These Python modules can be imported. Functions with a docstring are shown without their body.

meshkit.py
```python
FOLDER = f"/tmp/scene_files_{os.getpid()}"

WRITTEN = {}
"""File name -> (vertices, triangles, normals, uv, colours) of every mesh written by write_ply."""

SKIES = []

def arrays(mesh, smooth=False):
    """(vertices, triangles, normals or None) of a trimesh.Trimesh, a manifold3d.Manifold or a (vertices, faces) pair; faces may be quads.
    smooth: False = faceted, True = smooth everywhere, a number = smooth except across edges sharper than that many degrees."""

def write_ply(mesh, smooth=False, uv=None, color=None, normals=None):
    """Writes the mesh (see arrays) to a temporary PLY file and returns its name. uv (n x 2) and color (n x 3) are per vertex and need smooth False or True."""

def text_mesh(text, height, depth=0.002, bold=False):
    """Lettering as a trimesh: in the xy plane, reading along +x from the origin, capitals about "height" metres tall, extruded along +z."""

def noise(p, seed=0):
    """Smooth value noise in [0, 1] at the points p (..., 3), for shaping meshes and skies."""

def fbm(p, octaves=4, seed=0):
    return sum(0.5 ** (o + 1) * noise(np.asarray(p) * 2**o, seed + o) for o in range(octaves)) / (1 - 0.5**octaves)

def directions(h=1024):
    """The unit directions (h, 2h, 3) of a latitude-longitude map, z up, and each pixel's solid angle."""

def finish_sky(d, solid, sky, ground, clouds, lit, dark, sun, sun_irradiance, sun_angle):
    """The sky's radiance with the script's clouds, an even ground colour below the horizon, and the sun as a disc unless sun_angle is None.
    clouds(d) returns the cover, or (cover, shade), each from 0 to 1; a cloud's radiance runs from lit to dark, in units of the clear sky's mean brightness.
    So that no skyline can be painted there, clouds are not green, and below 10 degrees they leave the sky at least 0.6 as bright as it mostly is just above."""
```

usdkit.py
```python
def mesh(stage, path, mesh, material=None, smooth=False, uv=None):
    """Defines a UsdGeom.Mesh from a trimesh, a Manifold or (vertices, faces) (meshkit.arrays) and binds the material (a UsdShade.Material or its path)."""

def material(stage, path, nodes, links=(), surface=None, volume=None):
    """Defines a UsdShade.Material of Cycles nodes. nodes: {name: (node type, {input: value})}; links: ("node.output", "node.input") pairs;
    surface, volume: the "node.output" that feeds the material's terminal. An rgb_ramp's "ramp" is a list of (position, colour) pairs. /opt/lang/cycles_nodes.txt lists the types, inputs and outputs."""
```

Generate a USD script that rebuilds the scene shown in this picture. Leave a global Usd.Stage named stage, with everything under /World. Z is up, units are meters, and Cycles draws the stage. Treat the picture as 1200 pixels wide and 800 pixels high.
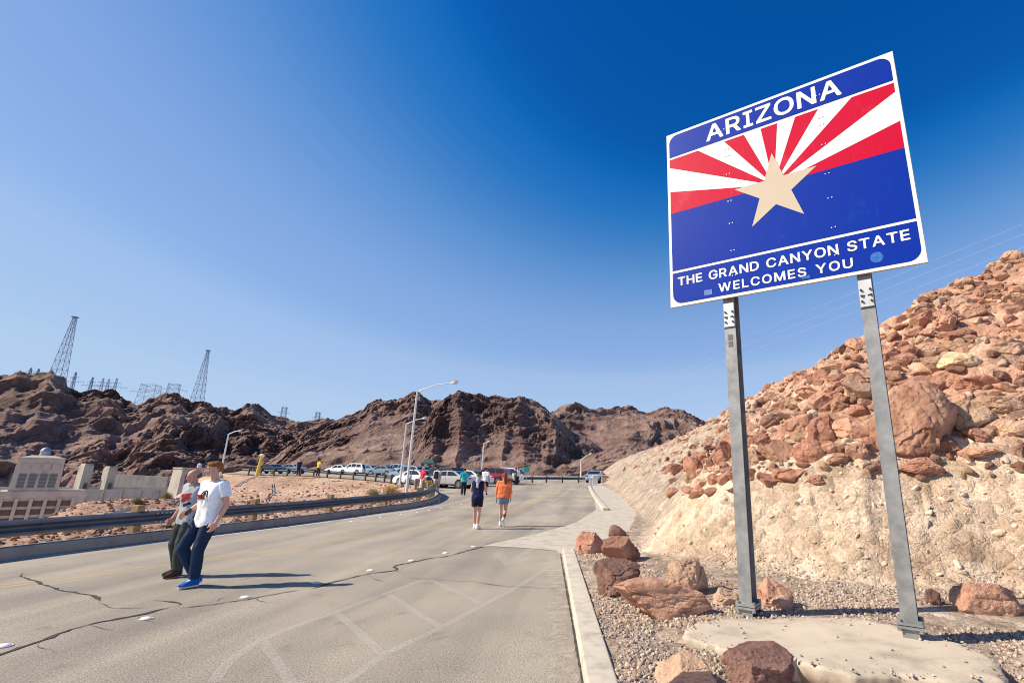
import math, random, numpy as np, trimesh, usdkit, meshkit
from pxr import Usd, UsdGeom, UsdLux, UsdShade, Sdf, Gf, Vt
from meshkit import noise, fbm
from manifold3d import Manifold, OpType, CrossSection
from shapely.geometry import Polygon, LineString, Point, box as sbox
from shapely import contains_xy
from shapely.ops import unary_union
from scipy.spatial import cKDTree

random.seed(7); RNG = np.random.default_rng(7)
stage = Usd.Stage.CreateInMemory()
UsdGeom.SetStageUpAxis(stage, UsdGeom.Tokens.z); UsdGeom.SetStageMetersPerUnit(stage, 1.0)
UsdGeom.Xform.Define(stage, '/World'); UsdGeom.Scope.Define(stage, '/World/Looks')

# ------------------------------------------------------------------ camera
FPX, CX, CY, EYE = 585.0, 700.0, 400.0, 1.65          # focal length and optical axis in pixels of the 1200 x 800 photograph
PITCH, ROLL = math.atan(156/585), math.radians(.83)
F = np.array([0, math.cos(PITCH), math.sin(PITCH)]); R0 = np.array([1., 0, 0]); U0 = np.array([0, -math.sin(PITCH), math.cos(PITCH)])
CR = math.cos(ROLL)*R0 + math.sin(ROLL)*U0; CU = math.cos(ROLL)*U0 - math.sin(ROLL)*R0
C = np.array([0, 0, EYE])
cam = UsdGeom.Camera.Define(stage, '/World/camera')
cam.AddTransformOp().Set(Gf.Matrix4d(*CR, 0, *CU, 0, *(-F), 0, *C, 1))
cam.CreateHorizontalApertureAttr(36.0); cam.CreateFocalLengthAttr(36.0*FPX/1200)
cam.CreateHorizontalApertureOffsetAttr(-36.0*(CX-600)/1200)
cam.CreateClippingRangeAttr(Gf.Vec2f(.05, 20000))
cam.CreateExposureAttr(.76)

# ------------------------------------------------------------------ sky and sun
SUN_EL = math.radians(39.5); SUN_DIR = np.array([-math.cos(SUN_EL), -.15*math.cos(SUN_EL), math.sin(SUN_EL)]); SUN_DIR /= np.linalg.norm(SUN_DIR)
SUN_EL = math.asin(SUN_DIR[2]); SUN_ROT = math.atan2(SUN_DIR[0], SUN_DIR[1])
dome = UsdLux.DomeLight.Define(stage, '/World/sky')
dome.GetPrim().SetCustomDataByKey('kind', 'structure')
# the photograph's polarised-looking grade of the clear sky, one tone curve per channel
EXPOSURE = .76
lin_ = lambda v: ((v/255+.055)/1.055)**2.4 if v > 10 else v/255/12.92
CURVES = {ch: [(0, 0)]+[(x, lin_(v)/2**EXPOSURE) for x, v in cv] for ch, cv in dict(
    r=[(.68, 4), (.84, 12), (.95, 42), (1.12, 88), (1.3, 116), (1.5, 132), (1.88, 145), (2.1, 161), (2.8, 170), (3.2, 177), (5, 184), (12, 194)],
    g=[(1.2, 81), (1.41, 89), (1.55, 108), (1.8, 130), (2.0, 147), (2.45, 167), (3.0, 177), (3.45, 191), (4.5, 200), (5, 205), (8, 211), (12, 215)],
    b=[(1.2, 100), (2.39, 164), (2.7, 171), (3.0, 191), (3.45, 203), (3.8, 213), (4.4, 224), (5.2, 231), (5.7, 236), (7, 238), (12, 242)]).items()}
skyn = {'sky': ('sky_texture', {'sky_type': 'single_scattering', 'sun_disc': False, 'sun_elevation': SUN_EL, 'sun_rotation': SUN_ROT, 'altitude': 300.0, 'air_density': 1.0, 'aerosol_density': .2, 'ozone_density': 3.0}),
    'sp': ('separate_color', {}), 'comb': ('combine_color', {}), 'b': ('background_shader', {'strength': .10})}
skyl = [('sky.color', 'sp.color'), ('comb.color', 'b.color')]
for ch, cv in CURVES.items():
    skyn['d'+ch] = ('math', {'math_type': 'multiply', 'value2': 1/12}); skyn['c'+ch] = ('rgb_ramp', {'ramp': [(x/12, (y, y, y)) for x, y in cv]}); skyn['w'+ch] = ('rgb_to_bw', {}); skyn['m'+ch] = ('math', {'math_type': 'multiply', 'value2': 10.0})
    skyl += [('sp.'+ch, f'd{ch}.value1'), (f'd{ch}.value', f'c{ch}.fac'), (f'c{ch}.color', f'w{ch}.color'), (f'w{ch}.val', f'm{ch}.value1'), (f'm{ch}.value', 'comb.'+ch)]
skym = usdkit.material(stage, '/World/Looks/sky_material', skyn, skyl, surface='b.background')
UsdShade.MaterialBindingAPI.Apply(dome.GetPrim()).Bind(skym)
sun = UsdLux.DistantLight.Define(stage, '/World/sun')
sun.CreateNormalizeAttr(True); sun.CreateIntensityAttr(1.17); sun.CreateAngleAttr(.5); sun.CreateColorAttr(Gf.Vec3f(1, .91, .77))
zc = SUN_DIR; xc = np.cross([0, 0, 1], zc); xc /= np.linalg.norm(xc); yc = np.cross(zc, xc)
sun.AddTransformOp().Set(Gf.Matrix4d(*xc, 0, *yc, 0, *zc, 0, 0, 0, 60, 1))

# ------------------------------------------------------------------ helpers
def sstep(a, b, x):
    t = np.clip((np.asarray(x, float)-a)/(b-a), 0, 1); return t*t*(3-2*t)
def zr(x, y):
    x, y = np.asarray(x, float), np.asarray(y, float)
    return .014*np.maximum(0, np.minimum(y, 110)-18) + .04*np.clip(-x-18, 0, 14)*sstep(38, 55, y)*(1-.55*sstep(58, 80, y))
def ray(px, py): return F*FPX + CR*(px-CX) - CU*(py-CY)
def at(px, py, y): d = ray(px, py); return C + d*y/d[1]
def G(px, py, z0=0.0):
    d = ray(px, py); z = z0
    for _ in range(60):
        q = C + d*(z-EYE)/d[2]; z = .5*z + .5*(z0+float(zr(q[0], q[1])))
    return q
def proj(P):
    v = np.asarray(P, float)-C; w = v@F
    return CX+FPX*(v@CR)/w, CY-FPX*(v@CU)/w
_used = {}
def path_for(name, parent=None):
    base = (str(parent.GetPath()) if parent else '/World')+'/'+name
    n = _used.get(base, 0); _used[base] = n+1
    return base if n == 0 else f'{base}_{n:03d}'
def tag(prim, label=None, cat=None, group=None, kind=None):
    for k, v in (('label', label), ('category', cat), ('group', group), ('kind', kind)):
        if v: prim.SetCustomDataByKey(k, v)
    return prim
def obj(name, mesh, mat, parent=None, smooth=False, col=None, **kw):
    m = usdkit.mesh(stage, path_for(name, parent), mesh, mat, smooth)
    if col is not None:
        UsdGeom.PrimvarsAPI(m).CreatePrimvar('col', Sdf.ValueTypeNames.Color3fArray, 'vertex').Set(Vt.Vec3fArray.FromNumpy(np.asarray(col, np.float32)))
    return tag(m.GetPrim(), **kw)
def place(prim, loc=(0, 0, 0), rz=0, scale=None, rxyz=None):
    x = UsdGeom.Xformable(prim); x.ClearXformOpOrder()
    x.AddTranslateOp().Set(Gf.Vec3d(*map(float, loc)))
    if rxyz is not None: x.AddRotateXYZOp().Set(Gf.Vec3f(*map(float, rxyz)))
    else: x.AddRotateZOp().Set(float(rz))
    if scale is not None: x.AddScaleOp().Set(Gf.Vec3f(*map(float, np.broadcast_to(scale, 3))))
    return prim
def thing(name, loc=(0, 0, 0), rz=0, parent=None, label=None, cat=None, group=None, kind=None):
    p = UsdGeom.Xform.Define(stage, path_for(name, parent)).GetPrim()
    if parent is None: place(p, loc, rz)
    return tag(p, label, cat, group, kind)
def dup(src, loc, rz=0, label=None, group=None, scale=None):
    name = src.GetName()
    p = UsdGeom.Xform.Define(stage, path_for(name)).GetPrim()
    p.GetReferences().AddInternalReference(src.GetPath()); p.SetInstanceable(True)
    place(p, loc, rz, scale)
    was = src.GetCustomData()
    return tag(p, label or was.get('label'), was.get('category'), group or was.get('group'))
def cat_(ms): return trimesh.util.concatenate(ms)
def bx(x0, x1, y0, y1, z0, z1):
    m = trimesh.creation.box((x1-x0, y1-y0, z1-z0)); m.apply_translation(((x0+x1)/2, (y0+y1)/2, (z0+z1)/2)); return m
def cham(x0, x1, y0, y1, z0, z1, r=.01):
    pts = [(x, y, z) for i in range(3) for x in (x0, x1) for y in (y0, y1) for z in (z0, z1)]
    out = []
    for x in (x0, x1):
        for y in (y0, y1):
            for z in (z0, z1):
                sx, sy, sz = (1 if x == x0 else -1), (1 if y == y0 else -1), (1 if z == z0 else -1)
                out += [(x, y+sy*r, z+sz*r), (x+sx*r, y, z+sz*r), (x+sx*r, y+sy*r, z)]
    return man2tri(Manifold.hull_points(np.array(out)))
def man2tri(m):
    mm = m.to_mesh(); return trimesh.Trimesh(mm.vert_properties[:, :3], mm.tri_verts, process=False)
def bar(p, q, w, h=None):
    p, q = np.asarray(p, float), np.asarray(q, float); h = h or w
    d = q-p; L = np.linalg.norm(d); d = d/L
    a = np.cross(d, [0, 0, 1]); a = np.array([1., 0, 0]) if np.linalg.norm(a) < 1e-6 else a/np.linalg.norm(a)
    b = np.cross(a, d)
    m = trimesh.creation.box((w, h, L)); T = np.eye(4); T[:3, 0], T[:3, 1], T[:3, 2], T[:3, 3] = a, b, d, (p+q)/2
    m.apply_transform(T); return m
def tube(pts, r, n=8):
    pts = np.asarray(pts, float); rs = np.broadcast_to(r, len(pts)); V = []; up = None
    for i, p in enumerate(pts):
        d = pts[min(i+1, len(pts)-1)]-pts[max(i-1, 0)]; d = d/np.linalg.norm(d)
        a = np.cross(d, [0, 0, 1.] if up is None else up)
        if np.linalg.norm(a) < 1e-4: a = np.cross(d, [1., 0, 0])
        a /= np.linalg.norm(a); b = np.cross(a, d); up = b
        t = np.arange(n)*2*math.pi/n
        V.append(p+rs[i]*(np.cos(t)[:, None]*a+np.sin(t)[:, None]*b))
    V = np.vstack(V); fs = []
    for i in range(len(pts)-1):
        for k in range(n):
            a0, a1, b0, b1 = i*n+k, i*n+(k+1) % n, (i+1)*n+k, (i+1)*n+(k+1) % n
            fs += [(a0, b0, b1), (a0, b1, a1)]
    c0, c1 = len(V), len(V)+1; V = np.vstack([V, pts[0], pts[-1]]); e = (len(pts)-1)*n
    for k in range(n): fs += [(c0, k, (k+1) % n), (c1, e+(k+1) % n, e+k)]
    m = trimesh.Trimesh(V, fs, process=False); m.fix_normals(); return m
def prism(poly, depth):           # shapely polygon in xy extruded up z
    ps = list(poly.geoms) if hasattr(poly, 'geoms') else [poly]
    return cat_([trimesh.creation.extrude_polygon(p, depth, engine='earcut') for p in ps if p.area > 1e-9])
def sheet(poly, off, step=2.0):   # polygon laid on the road's rise
    ps = list(poly.geoms) if hasattr(poly, 'geoms') else [poly]; out = []
    for p in ps:
        v, f = trimesh.creation.triangulate_polygon(p, engine='earcut')
        v = np.c_[v, np.zeros(len(v))]; v, f = trimesh.remesh.subdivide_to_size(v, f, step, max_iter=14)
        v[:, 2] = zr(v[:, 0], v[:, 1])+off
        m = trimesh.Trimesh(v, f, process=False)
        if m.face_normals[:, 2].sum() < 0: m.invert()
        out.append(m)
    return cat_(out)
def smooth_line(pts, step=.5):
    from scipy.interpolate import PchipInterpolator
    p = np.asarray(pts, float); s = np.r_[0, np.cumsum(np.linalg.norm(np.diff(p[:, :2], axis=0), axis=1))]
    t = np.linspace(0, s[-1], max(2, int(s[-1]/step)+1)); return np.stack([PchipInterpolator(s, p[:, k])(t) for k in range(p.shape[1])], 1)
def grid_mesh(P, flip=False):     # P (n, m, 3)
    n, m = P.shape[:2]; i = np.arange(n*m).reshape(n, m)
    q = np.stack([i[:-1, :-1], i[1:, :-1], i[1:, 1:], i[:-1, 1:]], -1).reshape(-1, 4)
    f = np.vstack([q[:, [0, 1, 2]], q[:, [0, 2, 3]]])
    return trimesh.Trimesh(P.reshape(-1, 3), f[:, ::-1] if flip else f, process=False)
def ridged(p, octv=5, seed=0):
    s = 0; a = .5; w = 1.0
    for o in range(octv):
        n = 1-np.abs(2*noise(np.asarray(p)*2**o, seed+o*17)-1); n = n*n*w; s = s+a*n; w = np.clip(n*1.6, 0, 1); a *= .5
    return s
def lerp_ramp(t, stops):
    x = [s[0] for s in stops]; c = np.array([s[1] for s in stops], float)
    return np.stack([np.interp(t, x, c[:, k]) for k in range(3)], -1)

# ------------------------------------------------------------------ materials
L_ = '/World/Looks/'
def plain(name, c, rough=.6, metal=0.0, var=.12, scale=6.0, bump=0.0, bscale=60.0, spec=.5, coat=0.0, obj_space=True):
    lo, hi = [max(0, v*(1-var)) for v in c], [min(1, v*(1+var)) for v in c]
    n = {'tc': ('texture_coordinate', {}), 'n': ('noise_texture', {'scale': scale, 'detail': 5.0, 'roughness': .6}),
         'r': ('rgb_ramp', {'ramp': [(.3, lo), (.7, hi)]}),
         'p': ('principled_bsdf', {'roughness': rough, 'metallic': metal, 'specular_ior_level': spec, 'coat_weight': coat})}
    l = [('tc.object', 'n.vector'), ('n.fac', 'r.fac'), ('r.color', 'p.base_color')]
    if bump:
        n['bn'] = ('noise_texture', {'scale': bscale, 'detail': 6.0, 'roughness': .65}); n['b'] = ('bump', {'strength': bump, 'distance': .02})
        l += [('tc.object', 'bn.vector'), ('bn.fac', 'b.height'), ('b.normal', 'p.normal')]
    return usdkit.material(stage, L_+name, n, l, surface='p.BSDF')
def glassy(name, c, rough=.05):
    return usdkit.material(stage, L_+name, {'p': ('principled_bsdf', {'base_color': c, 'roughness': rough, 'specular_ior_level': .8})}, [], surface='p.BSDF')
def colmat(name, s1, s2, bump=.6, dist=.05, rough=.9, lo=.72, hi=1.22):
    return usdkit.material(stage, L_+name, {
        'a': ('attribute', {'attribute': 'col'}), 'g': ('geometry', {}),
        'n1': ('noise_texture', {'scale': s1, 'detail': 8.0, 'roughness': .65}), 'r1': ('rgb_ramp', {'ramp': [(.3, (lo,)*3), (.7, (hi,)*3)]}),
        'n2': ('noise_texture', {'scale': s2, 'detail': 6.0, 'roughness': .7}), 'm': ('mix', {'mix_type': 'multiply', 'fac': 1.0}),
        'b': ('bump', {'strength': bump, 'distance': dist}),
        'p': ('principled_bsdf', {'roughness': rough, 'specular_ior_level': .25})},
        [('g.position', 'n1.vector'), ('g.position', 'n2.vector'), ('n1.fac', 'r1.fac'), ('a.color', 'm.color1'), ('r1.color', 'm.color2'), ('m.color', 'p.base_color'),
         ('n2.fac', 'b.height'), ('b.normal', 'p.normal')], surface='p.BSDF')
def rockmat(name, ramp, s=2.0, bump=1.0, bs=11.0, dist=.06):
    return usdkit.material(stage, L_+name, {
        'tc': ('texture_coordinate', {}), 'oi': ('object_info', {}), 'add': ('mix', {'mix_type': 'add', 'fac': 1.0}),
        'n1': ('noise_texture', {'scale': s, 'detail': 9.0, 'roughness': .66, 'distortion': .3}), 'r1': ('rgb_ramp', {'ramp': ramp}),
        'rb': ('rgb_ramp', {'ramp': [(0, (.78, .76, .74)), (1, (1.18, 1.15, 1.12))]}), 'm': ('mix', {'mix_type': 'multiply', 'fac': 1.0}),
        'n2': ('noise_texture', {'scale': bs, 'detail': 8.0, 'roughness': .7}), 'b': ('bump', {'strength': bump, 'distance': dist}),
        'p': ('principled_bsdf', {'roughness': .88, 'specular_ior_level': .25})},
        [('tc.object', 'n1.vector'), ('n1.fac', 'r1.fac'), ('oi.random', 'rb.fac'), ('r1.color', 'm.color1'), ('rb.color', 'm.color2'), ('m.color', 'p.base_color'),
         ('tc.object', 'n2.vector'), ('n2.fac', 'b.height'), ('b.normal', 'p.normal')], surface='p.BSDF')
M = {}
# asphalt: aged, tan grey, with aggregate, tyre-polished bands of blotches
M['asphalt'] = usdkit.material(stage, L_+'aged_asphalt', {
    'g': ('geometry', {}),
    'n1': ('noise_texture', {'scale': 55.0, 'detail': 3.0, 'roughness': .8}), 'r1': ('rgb_ramp', {'ramp': [(.32, (.075, .062, .048)), (.45, (.31, .27, .214)), (.6, (.395, .345, .276)), (.72, (.66, .585, .475))]}),
    'n2': ('noise_texture', {'scale': .35, 'detail': 6.0, 'roughness': .62}), 'r2': ('rgb_ramp', {'ramp': [(.32, (.80, .80, .81)), (.55, (1.0, .99, .97)), (.72, (1.13, 1.11, 1.07))]}),
    'mp': ('mapping', {'scale': (1.1, .09, 1.0), 'rotation': (0, 0, .12)}), 'n4': ('noise_texture', {'scale': 1.0, 'detail': 4.0, 'roughness': .55}), 'r4': ('rgb_ramp', {'ramp': [(.36, (.76, .76, .77)), (.62, (1.1, 1.09, 1.07))]}),
    'm1': ('mix', {'mix_type': 'multiply', 'fac': 1.0}), 'm2': ('mix', {'mix_type': 'multiply', 'fac': 1.0}), 'm5': ('mix', {'mix_type': 'multiply', 'fac': 1.0}), 'n5': ('noise_texture', {'scale': 2.3, 'detail': 5.0, 'roughness': .6}), 'r5': ('rgb_ramp', {'ramp': [(.60, (1, 1, 1)), (.70, (.80, .80, .81)), (.78, (.62, .62, .63))]}),
    'n3': ('noise_texture', {'scale': 90.0, 'detail': 3.0, 'roughness': .7}), 'b': ('bump', {'strength': .8, 'distance': .012}),
    'p': ('principled_bsdf', {'roughness': .82, 'specular_ior_level': .35})},
    [('g.position', 'n1.vector'), ('g.position', 'n2.vector'), ('g.position', 'n3.vector'), ('g.position', 'mp.vector'), ('mp.vector', 'n4.vector'), ('n1.fac', 'r1.fac'), ('n2.fac', 'r2.fac'), ('n4.fac', 'r4.fac'),
     ('r1.color', 'm1.color1'), ('r2.color', 'm1.color2'), ('m1.color', 'm2.color1'), ('r4.color', 'm2.color2'), ('g.position', 'n5.vector'), ('n5.fac', 'r5.fac'), ('m2.color', 'm5.color1'), ('r5.color', 'm5.color2'), ('m5.color', 'p.base_color'), ('n3.fac', 'b.height'), ('b.normal', 'p.normal')], surface='p.BSDF')
def worn_paint(name, c, cover, s=18.0):
    return usdkit.material(stage, L_+name, {
        'g': ('geometry', {}), 'n': ('noise_texture', {'scale': s, 'detail': 8.0, 'roughness': .75}), 'r': ('rgb_ramp', {'ramp': [(cover[0], (0, 0, 0)), (cover[1], (cover[2],)*3)]}),
        't': ('transparent_bsdf', {}), 'p': ('principled_bsdf', {'base_color': c, 'roughness': .8}), 'm': ('mix_closure', {})},
        [('g.position', 'n.vector'), ('n.fac', 'r.fac'), ('r.color', 'm.fac'), ('t.BSDF', 'm.closure1'), ('p.BSDF', 'm.closure2')], surface='m.closure')
M['ghost'] = worn_paint('ghost_marking', (.62, .58, .51), (.36, .70, .42))
M['yellow_line'] = worn_paint('worn_yellow', (.60, .42, .17), (.36, .68, .75), 9.0)
M['white_worn'] = worn_paint('worn_white', (.75, .73, .68), (.3, .5, .95))
M['crack'] = plain('crack_dark', (.035, .031, .028), .95)
def concrete(name, c, s=3.0):
    return usdkit.material(stage, L_+name, {
        'g': ('geometry', {}), 'n1': ('noise_texture', {'scale': s, 'detail': 8.0, 'roughness': .65}), 'r1': ('rgb_ramp', {'ramp': [(.3, [v*.66 for v in c]), (.5, c), (.72, [min(1, v*1.12) for v in c])]}),
        'n2': ('noise_texture', {'scale': 140.0, 'detail': 3.0, 'roughness': .7}), 'r2': ('rgb_ramp', {'ramp': [(.32, (.72, .71, .69)), (.5, (1, 1, 1))]}), 'm': ('mix', {'mix_type': 'multiply', 'fac': 1.0}),
        'b': ('bump', {'strength': .35, 'distance': .006}), 'p': ('principled_bsdf', {'roughness': .85, 'specular_ior_level': .3})},
        [('g.position', 'n1.vector'), ('g.position', 'n2.vector'), ('n1.fac', 'r1.fac'), ('n2.fac', 'r2.fac'), ('r1.color', 'm.color1'), ('r2.color', 'm.color2'), ('m.color', 'p.base_color'), ('n2.fac', 'b.height'), ('b.normal', 'p.normal')], surface='p.BSDF')
M['concrete'] = concrete('pale_concrete', (.47, .415, .335)); M['kerb'] = concrete('kerb_concrete', (.52, .455, .36), 4.0)
M['dam'] = concrete('dam_concrete', (.41, .365, .31), .25); M['pad'] = concrete('sandy_concrete', (.50, .42, .32), 2.0)
M['hill'] = usdkit.material(stage, L_+'hill_ground', {
    'a': ('attribute', {'attribute': 'col'}), 'g': ('geometry', {}),
    'wn': ('noise_texture', {'scale': 5.0, 'detail': 4.0}), 'wm': ('mix', {'mix_type': 'linear_light', 'fac': .10}),
    'v1': ('voronoi_texture', {'scale': 4.5}), 'v2': ('voronoi_texture', {'scale': 24.0}), 'v3': ('voronoi_texture', {'scale': 70.0}),
    'b1': ('rgb_to_bw', {}), 'b2': ('rgb_to_bw', {}), 'b3': ('rgb_to_bw', {}),
    'c1': ('rgb_ramp', {'ramp': [(.15, (.78, .75, .72)), (.5, (1, 1, 1)), (.85, (1.14, 1.14, 1.14))]}), 'c2': ('rgb_ramp', {'ramp': [(.12, (.74, .71, .68)), (.35, (.97, .96, .95)), (.9, (1.10, 1.10, 1.10))]}), 'c3': ('rgb_ramp', {'ramp': [(.12, (.82, .80, .78)), (.5, (1, 1, 1)), (.9, (1.1, 1.1, 1.1))]}),
    'm1': ('mix', {'mix_type': 'multiply', 'fac': 1.0}), 'm2': ('mix', {'mix_type': 'multiply', 'fac': 1.0}), 'm3': ('mix', {'mix_type': 'multiply', 'fac': 1.0}),
    'n1': ('noise_texture', {'scale': 2.4, 'detail': 9.0, 'roughness': .68}), 'r1': ('rgb_ramp', {'ramp': [(.3, (.72, .70, .68)), (.7, (1.2, 1.2, 1.2))]}), 'm4': ('mix', {'mix_type': 'multiply', 'fac': 1.0}),
    'n2': ('noise_texture', {'scale': 40.0, 'detail': 8.0, 'roughness': .75}),
    'bp1': ('bump', {'strength': .8, 'distance': .09, 'invert': True}), 'bp2': ('bump', {'strength': .6, 'distance': .025, 'invert': True}), 'bp3': ('bump', {'strength': .8, 'distance': .025}),
    'p': ('principled_bsdf', {'roughness': .92, 'specular_ior_level': .2})},
    [('g.position', 'wn.vector'), ('g.position', 'wm.color1'), ('wn.color', 'wm.color2'), ('wm.color', 'v1.vector'), ('wm.color', 'v2.vector'), ('g.position', 'v3.vector'), ('g.position', 'n1.vector'), ('g.position', 'n2.vector'),
     ('v1.color', 'b1.color'), ('v2.color', 'b2.color'), ('v3.color', 'b3.color'), ('b1.val', 'c1.fac'), ('b2.val', 'c2.fac'), ('b3.val', 'c3.fac'), ('n1.fac', 'r1.fac'),
     ('a.color', 'm1.color1'), ('c1.color', 'm1.color2'), ('m1.color', 'm2.color1'), ('c2.color', 'm2.color2'), ('m2.color', 'm3.color1'), ('c3.color', 'm3.color2'), ('m3.color', 'm4.color1'), ('r1.color', 'm4.color2'), ('m4.color', 'p.base_color'),
     ('v1.distance', 'bp1.height'), ('v2.distance', 'bp2.height'), ('n2.fac', 'bp3.height'), ('bp1.normal', 'bp2.normal'), ('bp2.normal', 'bp3.normal'), ('bp3.normal', 'p.normal')], surface='p.BSDF')
M['desert'] = colmat('desert_ground', .9, 6.0, .8, .15)
M['mountain'] = colmat('mountain_rock', .09, .30, 1.0, 3.2, lo=.50, hi=1.35)
RED = [(.28, (.17, .072, .048)), (.45, (.35, .17, .115)), (.6, (.44, .235, .16)), (.75, (.55, .34, .245))]
PINK = [(.28, (.22, .105, .07)), (.45, (.43, .235, .16)), (.62, (.54, .33, .23)), (.8, (.63, .44, .325))]
TAN = [(.28, (.26, .15, .095)), (.45, (.47, .305, .205)), (.62, (.57, .395, .275)), (.8, (.65, .49, .36))]
DARK = [(.28, (.10, .055, .045)), (.45, (.21, .115, .09)), (.62, (.29, .17, .135)), (.8, (.38, .25, .20))]
YEL = [(.28, (.36, .25, .14)), (.45, (.55, .42, .27)), (.7, (.62, .50, .34))]
for k, r in dict(red=RED, pink=PINK, tan=TAN, dark=DARK, yel=YEL).items(): M['rock_'+k] = rockmat('rock_'+k, r)
GREY = [(.3, (.28, .23, .19)), (.6, (.44, .38, .32))]
for k, r in dict(a=[(.3, (.34, .25, .19)), (.7, (.52, .41, .31))], b=GREY, c=[(.3, (.40, .31, .23)), (.7, (.58, .48, .38))], e=[(.3, (.52, .40, .29)), (.7, (.70, .57, .44))], d=[(.3, (.20, .14, .11)), (.7, (.34, .24, .19))]).items():
    M['gravel_'+k] = rockmat('gravel_'+k, r, 8.0, .3, 30.0, .01)
M['galv'] = plain('galvanised_steel', (.27, .27, .265), .5, .4, .28, 7.0, .12, 90.0)
M['galv_pale'] = plain('pale_galvanised', (.55, .55, .54), .5, .35, .15, 6.0)
M['rail'] = plain('weathered_rail_steel', (.10, .115, .14), .5, .55, .25, 3.0, .1, 40.0)
M['wood'] = plain('weathered_wood', (.30, .19, .09), .85, 0, .35, 8.0, .4, 50.0)
M['rust'] = plain('rusty_steel', (.13, .075, .04), .8, .2, .35, 6.0)
M['lampgrey'] = plain('painted_pole', (.62, .62, .60), .45, .2, .08, 3.0)
M['pylon'] = plain('pylon_steel', (.20, .25, .33), .6, .3, .1, .3)
M['black'] = plain('black_plastic', (.02, .02, .022), .5)
M['rubber'] = plain('tyre_rubber', (.025, .025, .025), .85)
M['white'] = plain('white_ceramic', (.80, .79, .76), .4)
M['yellow'] = plain('yellow_paint', (.75, .48, .02), .45, 0, .06)
M['glass'] = glassy('dark_glass', (.015, .02, .028))
M['chrome'] = plain('bright_metal', (.6, .6, .6), .25, .9, .05)
M['lampglass'] = glassy('lamp_lens', (.55, .55, .52), .2); M['tail'] = glassy('tail_lens', (.35, .01, .01), .15)
# sign faces: reflective sheeting, sun-bleached and scuffed
def sheeting(name, c, c2, rough=.5):
    return usdkit.material(stage, L_+name, {
        'tc': ('texture_coordinate', {}), 'n': ('noise_texture', {'scale': 1.6, 'detail': 9.0, 'roughness': .7}), 'r': ('rgb_ramp', {'ramp': [(.35, c), (.58, c), (.80, c2)]}),
        'mp': ('mapping', {'scale': (9.0, 1.2, 1.0)}), 'n2': ('noise_texture', {'scale': 3.0, 'detail': 8.0, 'roughness': .75}), 'r2': ('rgb_ramp', {'ramp': [(.57, (0, 0, 0)), (.72, (.5, .5, .5))]}),
        'mx': ('mix', {'mix_type': 'mix'}), 'cc': ('color', {'value': c2}), 'p': ('principled_bsdf', {'roughness': rough, 'specular_ior_level': .12})},
        [('tc.object', 'n.vector'), ('tc.object', 'mp.vector'), ('mp.vector', 'n2.vector'), ('n.fac', 'r.fac'), ('n2.fac', 'r2.fac'), ('r2.color', 'mx.fac'), ('r.color', 'mx.color1'), ('cc.color', 'mx.color2'), ('mx.color', 'p.base_color')], surface='p.BSDF')
M['s_blue'] = sheeting('sign_blue', (.0005, .024, .28), (.004, .07, .35)); M['s_red'] = sheeting('sign_red', (.48, .002, .030), (.55, .06, .08))
M['s_white'] = sheeting('sign_white', (.76, .73, .66), (.66, .62, .54)); M['s_tan'] = sheeting('sign_copper', (.52, .43, .33), (.60, .52, .43))
M['s_edge'] = plain('sign_edge', (.42, .30, .20), .7); M['s_sticker'] = plain('pale_sticker', (.07, .15, .42), .5, 0, .3, 30.0)
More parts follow.
